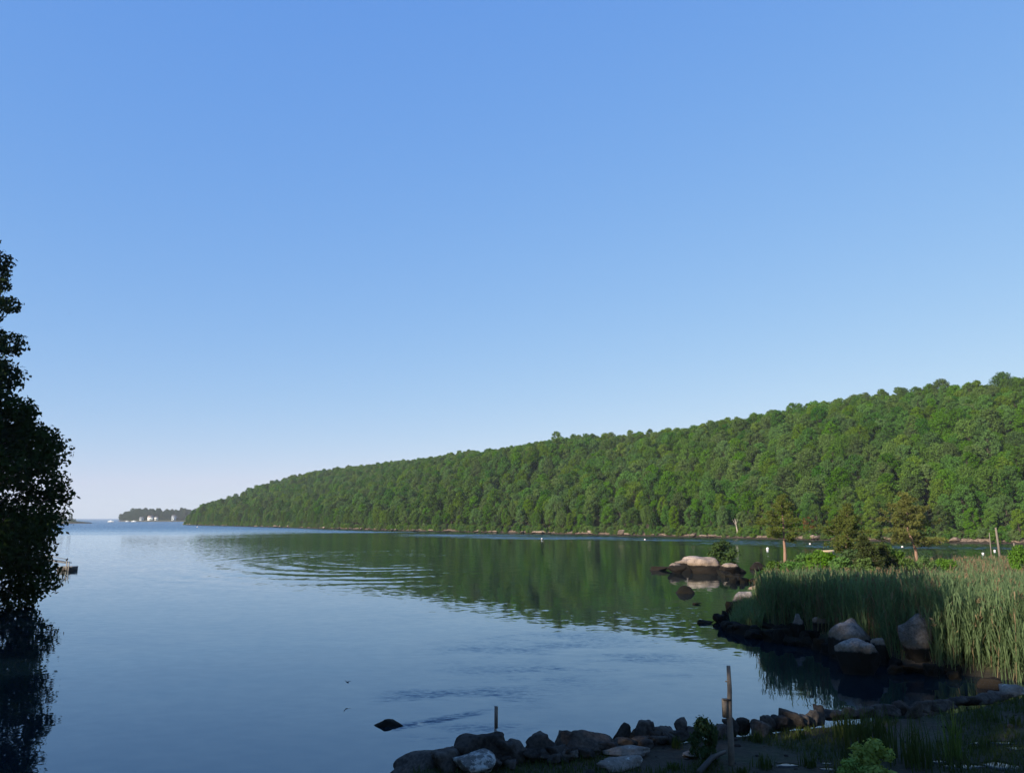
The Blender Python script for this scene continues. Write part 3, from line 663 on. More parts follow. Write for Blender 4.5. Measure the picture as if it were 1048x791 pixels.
# mooring buoys
def buoy(px, py, dpx, label, group='mooring buoys'):
    p = at(px, py); d = max(dpx * .68 * mpp(p[1]), .25); e = empty('mooring_buoy', (p[0], p[1], 0)); tag(e, label, 'buoy', group)
    V, Fc = ICO[3]; P = V * d / 2 * np.array([1, 1, .95]); P[:, 2] += d * .22
    obj('float', mesh_np('float', P, [Fc], smooth=True), M_white, e)
    a = np.linspace(0, 2 * np.pi, 17)[:-1]; mb = MB(); mb.grid(np.array([[[d * .502 * math.cos(t) , d * .502 * math.sin(t), z] for t in a] for z in (d * .15, d * .27)]), close_v=True); mb.build('stripe', M_red, e)
    mb = MB(); an = np.linspace(0, np.pi, 7); mb.tube(np.stack([np.cos(an) * d * .1, an * 0, d * .68 + np.sin(an) * d * .12], 1), d * .025, 5); mb.build('ring', M_metal, e)
for b_ in [(554.5, 551.5, 2.2, 'small white mooring buoy off the middle of the far woods'), (660, 552.5, 2.6, 'white mooring buoy left of the rock island'),
           (785.5, 562, 4, 'largest white mooring buoy just left of the first pine trunk'), (829, 557, 2.8, 'white mooring buoy beyond the bushes right of the first pine'),
           (923.5, 560, 3, 'white mooring buoy seen through the third pine\'s low branches'), (1006, 567, 3.4, 'white mooring buoy over the reed tops at right'),
           (1018, 564, 3.2, 'pinkish white mooring buoy beside the tallest wooden stake'), (202, 539.5, 1.8, 'tiny buoy off the left tip of the wooded hill')]:
    buoy(*b_)
# stakes beyond the reeds
for px, pyb, pyt, w, lean, lab in [(1024, 574, 541, 2.2, -.05, 'tallest weathered wooden stake in the water beyond the reeds'), (1015, 572, 546, 1.0, 0, 'thin wooden stake just left of the tallest stake beyond the reeds'),
                             (1039, 570, 556, 1.6, 0, 'short wooden stake beyond the reeds at the photo\'s right edge')]:
    p = at(px, pyb); m_ = mpp(p[1]); hh = (pyb - pyt) * m_; mb = MB(); mb.tube([[0, 0, -.6], [lean * hh * .5, 0, hh * .5], [lean * hh, 0, hh]], [w * m_ * .55, w * m_ * .5, w * m_ * .38], 8)
    tag(mb.build('wooden_stake', M_wood, loc=(p[0], p[1], 0)), lab, 'stake', 'wooden stakes beyond the reeds')

# ------------------------------------------------------------------ dock on the left
p = at(69, 583.5); e = empty('floating_dock', (p[0], p[1], 0), 0.0); tag(e, 'small grey floating dock with a gangway beside the left bank tree', 'dock')
m_ = mpp(p[1]); w = 15 * m_
mb = MB()
for i in range(9): mb.box((-w / 2 + w * (i + .5) / 9, 0, .40), (w / 9 - .015, 1.3, .05))
mb.build('deck', M_plank, e)
mb = MB(); mb.box((0, 0, .18), (w - .05, 1.22, .385)); mb.build('float', M_dkwood, e)
for x, hh in ((0.16 * w, 1.25), (0.3 * w, 0.95)):
    mb = MB(); mb.tube([[x, -.72, -1], [x, -.72, hh]], .055, 10); mb.build('post', M_pale, e, True)
mb = MB(); A = np.array([-w / 2 + .7, 0, .75]); B = np.array([-w / 2 - 6.5, 1.0, 1.6]); mb.tube([A, B], .05, 6); mb.tube([A + [0, .9, 0], B + [0, .9, 0]], .05, 6); mb.tube([A + [0, 0, .4], (A + B) / 2 + [0, 0, .55], B + [0, 0, .5]], .035, 6)
for f in np.linspace(0.05, .95, 20): c = A * (1 - f) + B * f; mb.box(c + [0, .45, .06], (.3, .95, .04))
mb.build('gangway', M_plank, e)

# ------------------------------------------------------------------ trees of the left bank and behind the viewer (they shade the foreground)
NEAR = []
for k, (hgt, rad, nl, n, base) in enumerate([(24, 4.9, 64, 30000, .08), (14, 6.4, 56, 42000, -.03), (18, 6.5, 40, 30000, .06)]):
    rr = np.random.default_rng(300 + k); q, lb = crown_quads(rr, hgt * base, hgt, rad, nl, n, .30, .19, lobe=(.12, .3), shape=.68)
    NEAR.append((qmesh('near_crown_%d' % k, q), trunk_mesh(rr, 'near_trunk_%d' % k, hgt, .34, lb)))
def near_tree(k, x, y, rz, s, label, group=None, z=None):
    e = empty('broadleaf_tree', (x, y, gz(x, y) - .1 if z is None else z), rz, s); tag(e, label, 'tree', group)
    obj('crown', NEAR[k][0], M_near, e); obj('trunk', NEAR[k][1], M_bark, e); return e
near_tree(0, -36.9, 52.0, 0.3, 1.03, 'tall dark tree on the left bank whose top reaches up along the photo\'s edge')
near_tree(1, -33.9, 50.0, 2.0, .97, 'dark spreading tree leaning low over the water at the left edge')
for k, x, y, rz, s in [(2, -43, 47, 1, 1), (2, -42, 40, 2, 1), (0, -40, 33, 3, .95), (2, -36, 26, 4, 1.1), (2, -46, 53, 5, 1)]:
    near_tree(k, x, y, rz, s, 'tree on the left bank standing outside the picture', 'trees shading the left bank')
def pq(pp, qq): return pp * -TO_SUN.x / math.cos(te) + qq * math.cos(ta), pp * math.cos(ta) - qq * math.sin(ta)
for k, pp, qq, hgt in [(2, -20, -5.0, 18.5), (2, -22, -10, 19.5), (0, -20, -15.5, 24.9), (2, -20, -19, 24.7), (0, -21, -23, 24.9), (2, -20, -26, 24.3), (2, -14, 4, 13)]:
    x, y = pq(pp, qq); z = gz(x, y); base = {0: 24, 1: 14, 2: 18}[k]
    near_tree(k, x, y, qq, (hgt - z) / base, 'tree behind the viewpoint that shades the shore', 'trees behind the viewpoint', z)

# ------------------------------------------------------------------ pines and bushes of the spit
def pine(px, pyb, pyt, z, crown_w, crown_low, mat, label, seed, flat=0.35, lean=0.02, name='pine_tree', n_br=34, top_flat=False, tuft=(34, .34), trunk_w=3.5):
    p = at(px, pyb, z); m_ = mpp(p[1]); hgt = (pyb - pyt) * m_; R = crown_w * m_ / 2; z0 = (pyb - crown_low) * m_
    rr = np.random.default_rng(seed); e = empty(name, p, 0); tag(e, label, 'tree', None)
    f = np.linspace(0, 1, 9); wob = np.cumsum(rr.normal(size=(9, 2)) * hgt * lean, 0); wob -= wob[0]
    T = np.stack([wob[:, 0], wob[:, 1], f * hgt * .97 - .15], 1); rad = trunk_w * m_ / 2 * (1 - .82 * f)
    mb = MB(); mb.tube(T, rad, 9); mb.build('trunk', M_pinebark, e, True)
    limbs = MB(); Q = []
    for i in range(n_br):
        fz = (i + rr.uniform(0, .9)) / n_br; zb = z0 + (hgt * .95 - z0) * fz ** .9
        env = (1 - fz ** 2.2) if top_flat else (math.sin(min(1, fz * 2.6 + .42) * math.pi / 2) * (1 - fz ** 1.7))
        L_ = R * max(.16, env) * rr.uniform(.42, 1.15); a = i * 2.399 + rr.uniform(-.5, .5)
        b0 = np.array([np.interp(zb, T[:, 2], T[:, 0]), np.interp(zb, T[:, 2], T[:, 1]), zb]); up = rr.uniform(-.02, .35)
        dr = np.array([math.cos(a), math.sin(a), 0]); b1 = b0 + dr * L_ * .5 + [0, 0, up * L_ * .2]; b2 = b0 + dr * L_ + [0, 0, up * L_ * .75]
        limbs.tube(np.stack([b0, b1, b2]), [.045, .03, .012], 5)
        nt = max(3, int(L_ * 4.8))
        for j in range(nt):
            g = rr.uniform(.3, 1.05); c = b0 + (b2 - b0) * g + np.array([rr.normal() * .24 * L_ * g, rr.normal() * .24 * L_ * g, rr.normal() * .045 + .04])
            D = unit(rr.normal(size=(tuft[0], 3)) + np.array([0, 0, .4])); s_ = np.cross(D, rr.normal(size=D.shape)); s_ = unit(s_) * .035
            ln = tuft[1] * rr.uniform(.6, 1.15, (tuft[0], 1)); o_ = c + D * ln * .12
            Q.append(np.stack([o_ - s_ * .5, o_ + D * ln * .6 - s_, o_ + D * ln, o_ + D * ln * .6 + s_], 1))
    limbs.build('limbs', M_bark, e, True)
    mb = MB(); mb.quads(np.concatenate(Q)); mb.build('crown', mat, e)
    return e
pine(803.5, 579, 507, .65, 60, 555, M_pine, 'first pine on the spit with a straight bare reddish trunk beside the open water', 1, n_br=32, lean=.006)
pine(866, 582, 517, .65, 54, 568, M_pine, 'dense second pine rising behind green bushes between the other two pines', 2, n_br=44)
pine(938, 581, 504, .65, 66, 562, M_pineb, 'third pine on the spit with a wide brownish umbrella crown', 3, top_flat=True, lean=.018, n_br=44)
pine(893, 592, 552, .9, 34, 590, M_conif, 'dark juniper with drooping boughs between the second and third pine', 4, n_br=40, name='juniper')
pine(907, 590, 560, .9, 26, 588, M_conif, 'small yellow-tipped juniper beside the dark drooping one', 6, n_br=30, name='juniper')

def bush(px, pyb, pyt, wpx, z, label, mat=None, k=0, group=None, rz=0.0, name='bush'):
    p = at(px, pyb, z); m_ = mpp(p[1]); e = empty(name, (p[0], p[1], gz(p[0], p[1]) if z else z), rz); tag(e, label, 'bush', group)
    lv, st = BUSH[k % 4]; co = np.zeros(len(lv.vertices) * 3, np.float32); lv.vertices.foreach_get('co', co); co = co.reshape(-1, 3)
    sx = wpx * m_ / (np.ptp(co[:, 0])); sz = (pyb - pyt) * m_ / co[:, 2].max(); e.scale = (sx, sx, sz)
    mt = mat or M_shrub
    a = bpy.data.objects.new('leaves', lv); link(a); a.parent = e
    if not lv.materials: lv.materials.append(mt)
    if lv.materials[0] != mt:
        a.material_slots[0].link = 'OBJECT'; a.material_slots[0].material = mt
    b = bpy.data.objects.new('stems', st); link(b); b.parent = e
    if not st.materials: st.materials.append(M_bark)
    return e
for i, (px, pb, pt, w) in enumerate([(792, 585, 572, 24), (826, 586, 568, 30), (838, 588, 565, 26), (852, 589, 568, 28), (812, 588, 574, 24), (908, 588, 560, 30), (918, 590, 566, 26),
                                     (948, 592, 572, 22), (968, 591, 574, 24), (930, 592, 574, 22), (862, 592, 572, 26), (884, 594, 574, 24), (1046, 592, 560, 20)]):
    bush(px, pb + 1, pt - 4, w * 1.15, .75, 'bright green bush among the pines on the reed spit', None, i, 'green bushes on the spit', i * 1.3)
bush(872, 588, 560, 30, .9, 'darker green leafy bush at the foot of the second pine', M_dkshrub, 2)
bush(740, 572, 541, 36, 0.75, 'dark green rounded shrub growing on top of the rock island', M_dkshrub, 1, name='shrub')
for i, (px, pb, pt, w, mt, lab) in enumerate([(768, 588, 580, 13, M_rust, 'low rusty orange bush at the rocky tip of the spit'), (778, 589, 579, 14, M_shrub, 'low yellow-green bush at the rocky tip of the spit'),
                                     (706, 572, 566, 12, M_shrub, 'tuft of light green leaves on the left end of the rock island')]):
    bush(px, pb, pt, w, .5, lab, mt, i)

# ------------------------------------------------------------------ rocks of the island, the spit and the water
GI = 'granite boulders of the rock island'
for px, pb, w, h, lab, kw in [(694, 587, 19, 12, 'round dark-sided boulder at the left of the rock island', dict(planes=22)), (703, 584, 24, 14, 'pale-topped granite ledge behind the island\'s round boulder', dict(depth=.7)),
        (725, 587, 40, 19, 'largest pale granite boulder of the rock island with a dark tidal band', dict(depth=.6, seed=12, planes=13, rough=.08, sink=.35)), (717, 583, 34, 15, 'pale granite block behind the island\'s largest boulder', {}),
        (749, 588, 22, 13, 'dark-fronted boulder at the right of the rock island', {}), (679, 584, 26, 5, 'low dark flat rock trailing off the island\'s left end', dict(depth=.5)),
        (757, 586, 18, 10, 'dark boulder between the rock island and the spit', dict(pointed=True)), (777, 583, 18, 9, 'grey boulder at the water near the first pine', dict(pointed=True))]:
    rock(px, pb, w, h * .84, 0, M_gran, lab, GI, **kw)
rr = np.random.default_rng(8)
for i in range(14):
    px = rr.uniform(738, 778); pb = 590 + (px - 738) / 40 * 9 + rr.uniform(-3, 4)
    rock(px, pb, rr.uniform(6, 12), rr.uniform(4, 7), 0, M_weed, 'dark weed-covered stone between the rock island and the spit', 'weedy stones by the rock island', seed=400 + i, rough=.1)
rock(703, 607.5, 23, 7.5, 0, M_weed, 'rounded black rock alone in the water in front of the rock island', seed=5, rough=.02, depth=.8, sink=.5, planes=40, pointed=True)
rock(723, 638, 17, 3, 0, M_weed, 'low flat black rock awash off the reed spit', seed=6, depth=.6)
rock(714, 618.5, 10, 1.6, 0, M_weed, 'sliver of black rock barely above the water', seed=7, depth=.4)
rock(396, 744, 37, 5.5, 0, M_weed, 'black rock breaking the current near the sea wall', seed=8, depth=.7, rough=.04, sink=.5, pointed=True)
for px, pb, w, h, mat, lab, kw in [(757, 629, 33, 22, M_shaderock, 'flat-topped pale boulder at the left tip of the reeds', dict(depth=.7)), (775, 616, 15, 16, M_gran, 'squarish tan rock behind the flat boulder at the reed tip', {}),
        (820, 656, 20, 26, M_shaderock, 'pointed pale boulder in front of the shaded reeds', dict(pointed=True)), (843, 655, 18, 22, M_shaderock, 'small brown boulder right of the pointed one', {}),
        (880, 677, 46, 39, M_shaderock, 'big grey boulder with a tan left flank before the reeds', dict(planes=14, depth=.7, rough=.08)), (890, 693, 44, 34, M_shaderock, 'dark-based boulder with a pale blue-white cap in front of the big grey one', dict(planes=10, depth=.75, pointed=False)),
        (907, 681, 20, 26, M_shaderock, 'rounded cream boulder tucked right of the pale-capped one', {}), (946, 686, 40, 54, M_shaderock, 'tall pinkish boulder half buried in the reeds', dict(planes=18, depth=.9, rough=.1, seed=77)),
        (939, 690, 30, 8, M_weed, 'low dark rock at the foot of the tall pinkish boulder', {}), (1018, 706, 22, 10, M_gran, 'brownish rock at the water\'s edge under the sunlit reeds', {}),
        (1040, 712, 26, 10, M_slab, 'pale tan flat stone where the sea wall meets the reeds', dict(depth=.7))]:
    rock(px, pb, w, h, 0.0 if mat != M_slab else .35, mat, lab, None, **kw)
edge = [(742, 641), (752, 648), (763, 650), (775, 654), (788, 657), (800, 658), (812, 660), (826, 662), (840, 666), (853, 671), (866, 677), (920, 690), (958, 693), (980, 696), (745, 633), (770, 645), (790, 650), (805, 652), (832, 658), (858, 665)]
for px, pb in list(edge): edge.append((px + rr.uniform(-7, 7), pb - rr.uniform(1, 6)))
for i, (px, pb) in enumerate(edge):
    rock(px, pb, rr.uniform(11, 20), rr.uniform(7, 13), 0, M_weed, 'dark weed-covered rock along the water\'s edge below the reeds', 'weedy rocks along the reed spit', seed=500 + i, rough=.09)
rock(868, 588, 26, 10, .9, M_gran, 'pinkish boulder among the bushes below the second pine', seed=61, depth=.7)

# ------------------------------------------------------------------ sea wall stones
S = 'stones of the old sea wall'
def ws(px, pb, w, h, mat=M_wall, lab='brown field stone set in the row of the old sea wall', z=.35, **kw):
    kw.setdefault('rough', .085); kw.setdefault('planes', 11); o = rock(px, pb, w * 1.1, h * .86, z, mat, lab, S, name='wall_stone', cat='stone', sink=.15, **kw); return o
ws(432, 799, 62, 26, lab='long dark stone sloping to the water at the left end of the sea wall', depth=.6, z=.1, planes=10)
ws(490, 786, 46, 34, lab='big stone with a pale crown behind the thin marker post', depth=.7, seed=3)
ws(484, 796, 40, 24, M_lich, 'rounded stone speckled with white lichen at the photo\'s bottom edge', depth=.7, seed=9, planes=26)
ws(459, 790, 34, 22, lab='dark stone between the long sloping one and the lichen stone')
ws(604, 775, 48, 26, lab='wide stone with a pale flat tilted top left of the slabs', depth=.6, planes=8, seed=14)
ws(643, 776, 43, 11, M_slab, 'upper of two pale flat slabs lying behind the wall', depth=.6, seed=15)
ws(636, 790, 44, 11, M_slab, 'lower of two pale flat slabs at the photo\'s bottom edge', depth=.6, seed=16)
ws(637, 760, 17, 21, lab='upright squarish stone at the left of the standing row', depth=.7, seed=17)
ws(698, 756, 13, 22, lab='narrow upright stone left of the leafy shrub', depth=.8, seed=18)
ws(774, 754, 20, 18, lab='stone tilted to the left just right of the wooden pole', tilt=.5, depth=.6, seed=19)
ws(941, 734, 20, 14, lab='stone leaning out of the row of slabs over the marsh', tilt=-.5, depth=.5, seed=20)
ws(708, 776, 14, 6, M_slab, 'small pale stone lying on the mud by the leafy shrub', seed=22)
for i, (px, pb, w, h) in enumerate([(514, 783, 24, 26), (527, 780, 26, 24), (540, 775, 14, 16), (558, 776, 34, 24), (579, 770, 20, 22), (650, 760, 10, 16), (660, 760, 17, 23), (669, 762, 14, 16), (680, 761, 22, 18),
        (688, 762, 14, 14), (711, 757, 16, 14), (728, 756, 18, 15), (738, 755, 15, 14), (751, 753, 16, 20), (761, 752, 15, 18), (787, 749, 18, 17), (799, 748, 18, 16), (812, 746, 22, 19), (822, 745, 14, 14), (831, 743, 18, 17),
        (840, 741, 11, 20), (620, 772, 22, 14), (570, 778, 22, 14), (500, 790, 22, 16)]):
    ws(px, pb, w, h, seed=600 + i, depth=rr.uniform(.6, .9), tilt=rr.uniform(-.15, .15))
for i in range(19):                                           # lower stones wedged between the others
    px = 500 + i * 11 + rr.uniform(-4, 4); pb = np.interp(px, [500, 600, 700, 800, 880], [786, 774, 760, 750, 739]) + rr.uniform(-3, 3)
    ws(px, pb, rr.uniform(13, 22), rr.uniform(8, 14), seed=800 + i, depth=.8, lab='low dark stone wedged between the larger stones of the old sea wall')
for i, (px, pb, w, h) in enumerate([(858, 738, 24, 10), (872, 736, 20, 11), (886, 735, 22, 10), (899, 733, 20, 11), (913, 732, 20, 11), (927, 730, 22, 12), (951, 728, 18, 10), (962, 727, 20, 10), (973, 725, 20, 9),
        (984, 723, 18, 9), (996, 722, 20, 9), (1008, 720, 20, 10), (1019, 719, 18, 9), (1029, 717, 20, 9)]):
    o = ws(px, pb, w, h, seed=700 + i, depth=.7, tilt=rr.uniform(-.25, .1), lab='flat grey stone in the low right-hand run of the sea wall')

# ------------------------------------------------------------------ posts
p = at(507, 778, .35); m_ = mpp(p[1]); e = empty('marker_post', p); tag(e, 'thin metal marker post with a narrow board on its upper half', 'post')
mb = MB(); ht = aty(507, 722, p[1])[2] - p[2]; mb.tube([[0, 0, -.2], [0, 0, ht]], .028, 8); mb.build('pole', M_metal, e, True)
mb = MB(); mb.box((.02, -.05, ht * .8), (.065, .03, ht * .4)); mb.build('board', M_wood, e)
p = at(748, 781, .35); m_ = mpp(p[1]); e = empty('wooden_pole', p); tag(e, 'crooked weathered wooden pole with a nailed-on box standing behind the sea wall', 'pole')
tp_ = aty(745.5, 681, p[1]); hh = tp_[2] - p[2]; tx = tp_[0] - p[0]; mb = MB(); mb.tube([[0.01, 0, -.3], [0.02, 0, hh * .25], [tx * .4, 0, hh * .5], [tx * .6 + .02, 0, hh * .75], [tx, 0, hh]], [.07, .066, .058, .05, .042], 9); mb.build('shaft', M_wood, e, True)
mb = MB(); mb.box((-.085, -.02, hh * .565), (.10, .10, 17 * m_)); bx = mb.build('box', M_wood, e)
mb = MB(); mb.box((-.04, -.03, hh * .655), (.17, .12, .025)); mb.build('lid', M_dkwood, bx)
mb = MB(); mb.tube([[tx * .7, 0, hh * .83], [tx * .7 - .07, 0, hh * .84]], .015, 5); mb.build('peg', M_wood, e)
p0 = at(742, 772, .4); p1 = at(715, 793, .4); mb = MB(); mb.tube([[0, 0, .06], list((p1 - p0) * .5 + [0, 0, .14]), list(p1 - p0 + [0, 0, .05])], [.04, .055, .06], 7)
tag(mb.build('fallen_pole', M_dkwood, loc=p0), 'dark pole lying on the mud at the foot of the wooden pole', 'pole')

# ------------------------------------------------------------------ puddles on the mud
def puddle(px, py, w, h, seed):
    p = at(px, py, .36); m_ = mpp(p[1]); nz = Noise(seed); a = np.linspace(0, 2 * np.pi, 48, endpoint=False)
    d = at(px, py - h / 2, .36)[1] - at(px, py + h / 2, .36)[1]
    k = 1 + .35 * nz(np.stack([np.cos(a), np.sin(a), a * 0], 1), 1.6)
    zt = max(gz(p[0] + w * m_ / 2 * kk * math.cos(t), p[1] + d / 2 * kk * math.sin(t)) for kk in (0, .5, 1) for t in np.linspace(0, 6.28, 9)) + .006
    rim = np.stack([w * m_ / 2 * k * np.cos(a), d / 2 * k * np.sin(a), a * 0], 1)
    mb = MB(); mb.grid(np.array([rim * [1, 1, 1] + [0, 0, -.3], rim, rim * .5, rim * .02]), close_v=True)
    o = mb.build('puddle', M_pud, loc=(p[0], p[1], zt)); tag(o, 'shallow puddle on the mud behind the sea wall', kind='structure')
r = np.random.default_rng(66); mb = MB(); V_, F_ = ICO[3]; n_ = 0; PV = []; PF = []
for i in range(420):
    x, y = r.uniform(-2.5, 17), r.uniform(14.5, 23.5)
    if sdf(np.array([[x, y]]), near_poly)[0] < .3: continue
    sz = r.uniform(.015, .05) * (2.2 if r.uniform() < .08 else 1); PV.append(V_ * sz * r.uniform(.6, 1.3, 3) * [1, 1, .6] + [x, y, gz(x, y) + sz * .15]); PF.append(F_ + n_); n_ += len(V_)
o = obj('pebbles', mesh_np('pebbles', np.concatenate(PV), [np.concatenate(PF)], smooth=True), M_wall); tag(o, 'small pebbles strewn over the mud behind the sea wall', kind='stuff')
M_pud = bpy.data.materials.new('puddle_water'); t = NT(M_pud)
b = t.n('ShaderNodeBsdfPrincipled', {'Base Color': (0.02, 0.018, 0.013, 1), 'Roughness': 0.04, 'IOR': 1.333}); t.surf(b)
for i, a in enumerate([(806, 782, 26, 4), (845, 781, 22, 3), (848, 787, 16, 4), (1003, 757, 22, 3), (1028, 758, 30, 4), (1040, 764, 24, 4), (960, 778, 20, 4), (985, 784, 40, 7), (1020, 782, 40, 9)]):
    puddle(*a, seed=90 + i)

# ------------------------------------------------------------------ reeds, grass and plants
def reed_bed(n, sampler, hfun, seed, leaf_n=5, plume=.1, straw=.18, lw=.022):
    r = np.random.default_rng(seed); G = MB(); T = MB()
    XY = sampler(r, n); z = ground_z(XY); hs = hfun(XY, r)
    lean = r.normal(size=(len(XY), 2)) * .10 + np.array([.05, 0.])
    base = np.concatenate([XY, z[:, None] - .05], 1); top = base + np.concatenate([lean * hs[:, None], hs[:, None]], 1)
    def stems(mb, sel, wd):
        a = r.uniform(0, np.pi, sel.sum()); s = np.stack([np.cos(a), np.sin(a), a * 0], 1) * wd
        b, t_ = base[sel], top[sel]; mid = (b + t_) / 2
        mb.quads(np.stack([b - s, b + s, mid + s * .8, mid - s * .8], 1)); mb.quads(np.stack([mid - s * .8, mid + s * .8, t_ + s * .3, t_ - s * .3], 1))
    isst = r.uniform(size=len(XY)) < straw
    stems(G, ~isst, .008); stems(T, isst, .011)
    for j in range(leaf_n):
        sel = r.uniform(size=len(XY)) < np.where(isst, .35, .95); f = r.uniform(.18, 1.0, sel.sum())[:, None]
        b = base[sel] * (1 - f) + top[sel] * f; a = r.uniform(0, 2 * np.pi, sel.sum()); d = np.stack([np.cos(a), np.sin(a), a * 0], 1)
        L_ = r.uniform(.35, .75, (sel.sum(), 1)); m_ = b + d * L_ * .17 + np.array([0, 0, 1]) * L_ * .55; e_ = b + d * L_ * .42 + np.array([0, 0, 1]) * L_ * r.uniform(.6, 1.05, L_.shape)
        s = np.stack([-np.sin(a), np.cos(a), a * 0], 1) * lw
        k = isst[sel]
        for mb, kk in ((G, ~k), (T, k)):
            mb.quads(np.stack([b[kk] - s[kk] * .4, b[kk] + s[kk] * .4, m_[kk] + s[kk], m_[kk] - s[kk]], 1)); mb.quads(np.stack([m_[kk] - s[kk], m_[kk] + s[kk], e_[kk] + s[kk] * .1, e_[kk] - s[kk] * .1], 1))
    pl = np.where(r.uniform(size=len(XY)) < plume)[0]
    for i in pl:
        c = top[i]; n_ = 14; D = unit(r.normal(size=(n_, 3)) * .5 + np.array([lean[i, 0] * 4 + .3, lean[i, 1] * 4, 1.0])); o_ = c + np.array([0, 0, 1]) * r.uniform(-.05, .2, (n_, 1)); ln = r.uniform(.1, .24, (n_, 1))
        s = unit(np.cross(D, r.normal(size=D.shape))) * .022
        T.quads(np.stack([o_ - s * .4, o_ + D * ln * .5 - s, o_ + D * ln, o_ + D * ln * .5 + s], 1))
    return G, T
def poly_sampler(poly, dmin=.05):
    lo, hi = poly.min(0), poly.max(0)
    def f(r, n):
        out = []; c = 0
        while c < n:
            P = r.uniform(lo, hi, (n * 2, 2)); P = P[sdf(P, poly) > 0]; P = P[sdf(P, spit_poly) > dmin]; out.append(P); c += len(P)
            if len(P) == 0: break
        return np.concatenate(out)[:n]
    return f
hz_ = Noise(70)
def finish_bed(G, T, label):
    v = np.concatenate(G.v + T.v); fg = np.concatenate(G.f4); ft = np.concatenate(T.f4) + G.n
    me = mesh_np('reeds', v, [np.concatenate([fg, ft])], np.r_[np.zeros(len(fg)), np.ones(len(ft))]); me.materials.append(M_reed); me.materials.append(M_straw)
    o = bpy.data.objects.new('reeds', me); link(o); tag(o, label, kind='stuff')
bedA = np.concatenate([P2([(955, 688), (915, 681), (880, 668), (850, 658), (815, 651), (785, 648), (776, 640), (781, 620), (790, 618), (960, 621), (975, 645)])])
bedB = np.concatenate([P2([(955, 690), (1000, 693), (1048, 700), (1110, 705), (1120, 660), (1060, 640), (1000, 640), (960, 650)])])
bedC = np.concatenate([P2([(960, 650), (1120, 650), (1120, 622), (960, 622)])])
def by_top(ytop, lo, jit=.16):
    def f(P, r):
        top = H - (ytop - HZ) * P[:, 1] / F + .22 * hz_(np.c_[P, P[:, :1] * 0], .6)
        return np.maximum(.3, (top - ground_z(P)) * (1 + jit * r.normal(size=len(P)).clip(-2, 1.3) - .03))
    return f
hA = by_top(596, 0, .13)
hB = by_top(613, 0, .24)
hC = by_top(594, 0, .15)
finish_bed(*reed_bed(11000, poly_sampler(bedA), hA, 1, 7, .03, .24), 'shaded bed of green reeds along the spit behind the boulders')
finish_bed(*reed_bed(6500, poly_sampler(bedB), hB, 2, 7, .05, .09), 'sunlit bed of tall green reeds at the right edge')
finish_bed(*reed_bed(5000, poly_sampler(bedC), hC, 3, 5, .05, .12), 'darker reeds with tan plumes behind the sunlit reeds')
tip = P2([(744, 640), (780, 652), (785, 622), (764, 616), (750, 628)])
finish_bed(*reed_bed(1800, poly_sampler(tip, .15), lambda P, r: r.uniform(.15, .4, len(P)), 6, 4, .0, .1, .02), 'low green salt grass on the rocky tip of the spit')
# dry grass before the pines
dry = P2([(783, 622), (784, 612), (960, 622), (1140, 624), (1140, 584), (800, 584), (782, 592)], .0)
finish_bed(*reed_bed(7500, poly_sampler(dry, .1), lambda P, r: r.uniform(.45, .95, len(P)), 4, 4, .25, .55, .028), 'dry tan and green grass in front of the pines')

def tuft(px, pb, hpx, wpx, n, label, group, mat, seed, lw=.012):
    p = at(px, pb, .36); m_ = mpp(p[1]); r = np.random.default_rng(seed); hh = hpx * m_; R = wpx * m_ / 2
    b = np.c_[r.normal(size=(n, 2)) * R * .4, np.full(n, -.05)]; a = r.uniform(0, 6.283, n); d = np.stack([np.cos(a), np.sin(a), a * 0], 1); L_ = hh * r.uniform(.45, 1.05, (n, 1))
    m2 = b + d * L_ * .08 + np.array([0, 0, 1]) * L_ * .6; e_ = b + d * L_ * r.uniform(.1, .4, (n, 1)) + np.array([0, 0, 1]) * L_; s = np.stack([-d[:, 1], d[:, 0], d[:, 2]], 1) * lw
    mb = MB(); mb.quads(np.stack([b - s, b + s, m2 + s * .9, m2 - s * .9], 1)); mb.quads(np.stack([m2 - s * .9, m2 + s * .9, e_ + s * .1, e_ - s * .1], 1))
    o = mb.build('grass_tuft', mat, loc=(p[0], p[1], gz(p[0], p[1]))); tag(o, label, 'plant', group); return o
tuft(978, 776, 52, 24, 46, 'tall clump of bright green blades standing on the mud at right', None, M_shrub, 1)
tuft(888, 766, 44, 60, 240, 'dense dark green clump of grass in front of the right-hand wall stones', None, M_grass, 2)
tuft(940, 782, 50, 70, 120, 'thin scattered clump of reed stems by the yellow-green bush', None, M_grass, 3)
for i, (px, pb, h_, w) in enumerate([(692, 764, 14, 12), (775, 758, 14, 14), (818, 754, 13, 14), (782, 783, 16, 20), (828, 784, 16, 18), (862, 752, 30, 26), (1006, 764, 14, 16), (1010, 735, 16, 40), (690, 786, 10, 16), (760, 790, 12, 20), (722, 786, 12, 18), (1040, 742, 14, 24), (975, 745, 14, 30)]):
    tuft(px, pb, h_, w, 50, 'small dark green grass tuft on the mud behind the sea wall', 'grass tufts behind the sea wall', M_grass, 20 + i)
bush(720, 777, 735, 32, .36, 'dark leafy shrub beside the wooden pole', M_dkshrub, 0, name='shrub')
bush(894, 797, 758, 46, .36, 'yellow-green leafy bush catching sun at the photo\'s bottom edge', M_sunpaint, 3, name='shrub')
bush(872, 800, 778, 30, .36, 'low yellow-green bush with sunlight put into its leaf colour left of the larger one', M_sunpaint, 1, name='shrub')
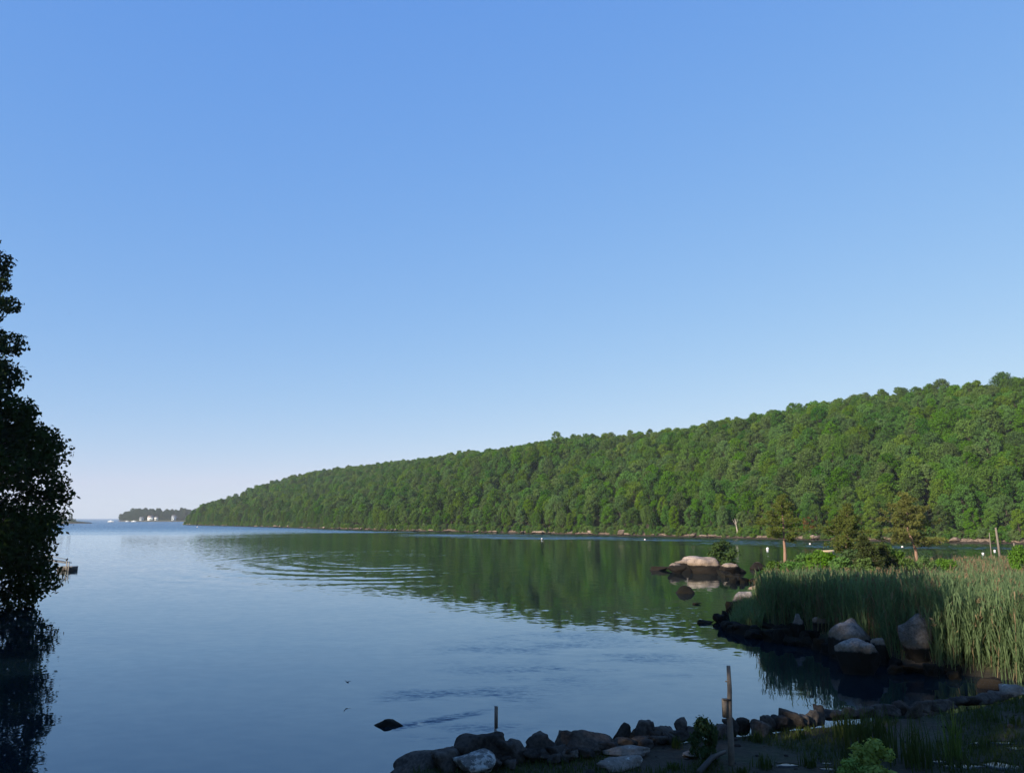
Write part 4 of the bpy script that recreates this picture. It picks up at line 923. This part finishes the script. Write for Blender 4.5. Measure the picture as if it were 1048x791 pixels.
# short turf
r = np.random.default_rng(55); n = 85000
XY = np.stack([r.uniform(-3, 22, n), r.uniform(13, 25, n)], 1); XY = XY[sdf(XY, near_poly) > .35]; gnn = gn(np.c_[XY, XY[:, :1] * 0], .7); XY = XY[gnn > -.6]
z = ground_z(XY); n = len(XY); b = np.c_[XY, z - .02]; a = r.uniform(0, 6.283, n); d = np.stack([np.cos(a), np.sin(a), a * 0], 1); L_ = r.uniform(.05, .2, (n, 1))
s = np.stack([-d[:, 1], d[:, 0], d[:, 2]], 1) * .01; e_ = b + d * L_ * .5 + np.array([0, 0, 1]) * L_
mb = MB(); mb.quads(np.stack([b - s, b + s, e_ + s * .2, e_ - s * .2], 1)); o = mb.build('grass', M_grass); tag(o, 'short dull grass on the mud behind the sea wall', kind='stuff')

# ------------------------------------------------------------------ swallow over the water
def bird(loc, span, rz, label):
    e = bpy.data.objects.new; mb = MB(); L_ = span * .5
    t = np.linspace(0, 1, 8); rad = np.array([.002, .05, .075, .08, .07, .045, .03, .002]) * span * .9
    mb.tube(np.stack([t * 0, (t - .5) * L_, t * 0], 1), rad, 8)
    for sgn in (-1, 1):
        W_ = np.array([[[0.03, .12, .02], [.03, -.06, .02]], [[.22, .14, .10], [.22, -.02, .10]], [[.38, .04, .16], [.38, -.04, .16]], [[.52, -.12, .12], [.52, -.13, .12]]]) * span; W_[..., 0] *= sgn
        T_ = W_ + [0, 0, .012 * span]; mb.grid(np.concatenate([W_, T_[:, ::-1]], 1), close_v=True, cap=True)
        mb.quads([[[sgn * .0, -.2 * span, 0], [sgn * .03 * span, -.2 * span, 0], [sgn * .06 * span, -.42 * span, 0], [sgn * .05 * span, -.42 * span, 0]]])
    o = mb.build('bird', M_feather, smooth=True, loc=loc); o.rotation_euler = (0.1, .25, rz); tag(o, label, 'bird'); return o
pw = at(355.5, 711); pb_ = aty(355.5, 698, pw[1]); bird(pb_, .30, .9, 'small dark swallow skimming low over the open water')
pb_ = aty(71, 322, 120); bird(pb_, .45, .3, 'tiny distant bird high in the sky at left')

# ------------------------------------------------------------------ the air
m = bpy.data.materials.new('air_haze'); t = NT(m)
pv = t.n('ShaderNodeVolumePrincipled', {'Color': (0.84, 0.90, 0.95, 1), 'Density': 0.00012, 'Anisotropy': 0.0}); t.t.links.new(pv.outputs[0], t.out.inputs['Volume'])
mb = MB(); mb.box((-300, 2300, 39.5), (6000, 5200, 81)); o = mb.build('haze', m); tag(o, 'thin bluish summer haze over the water', kind='stuff')
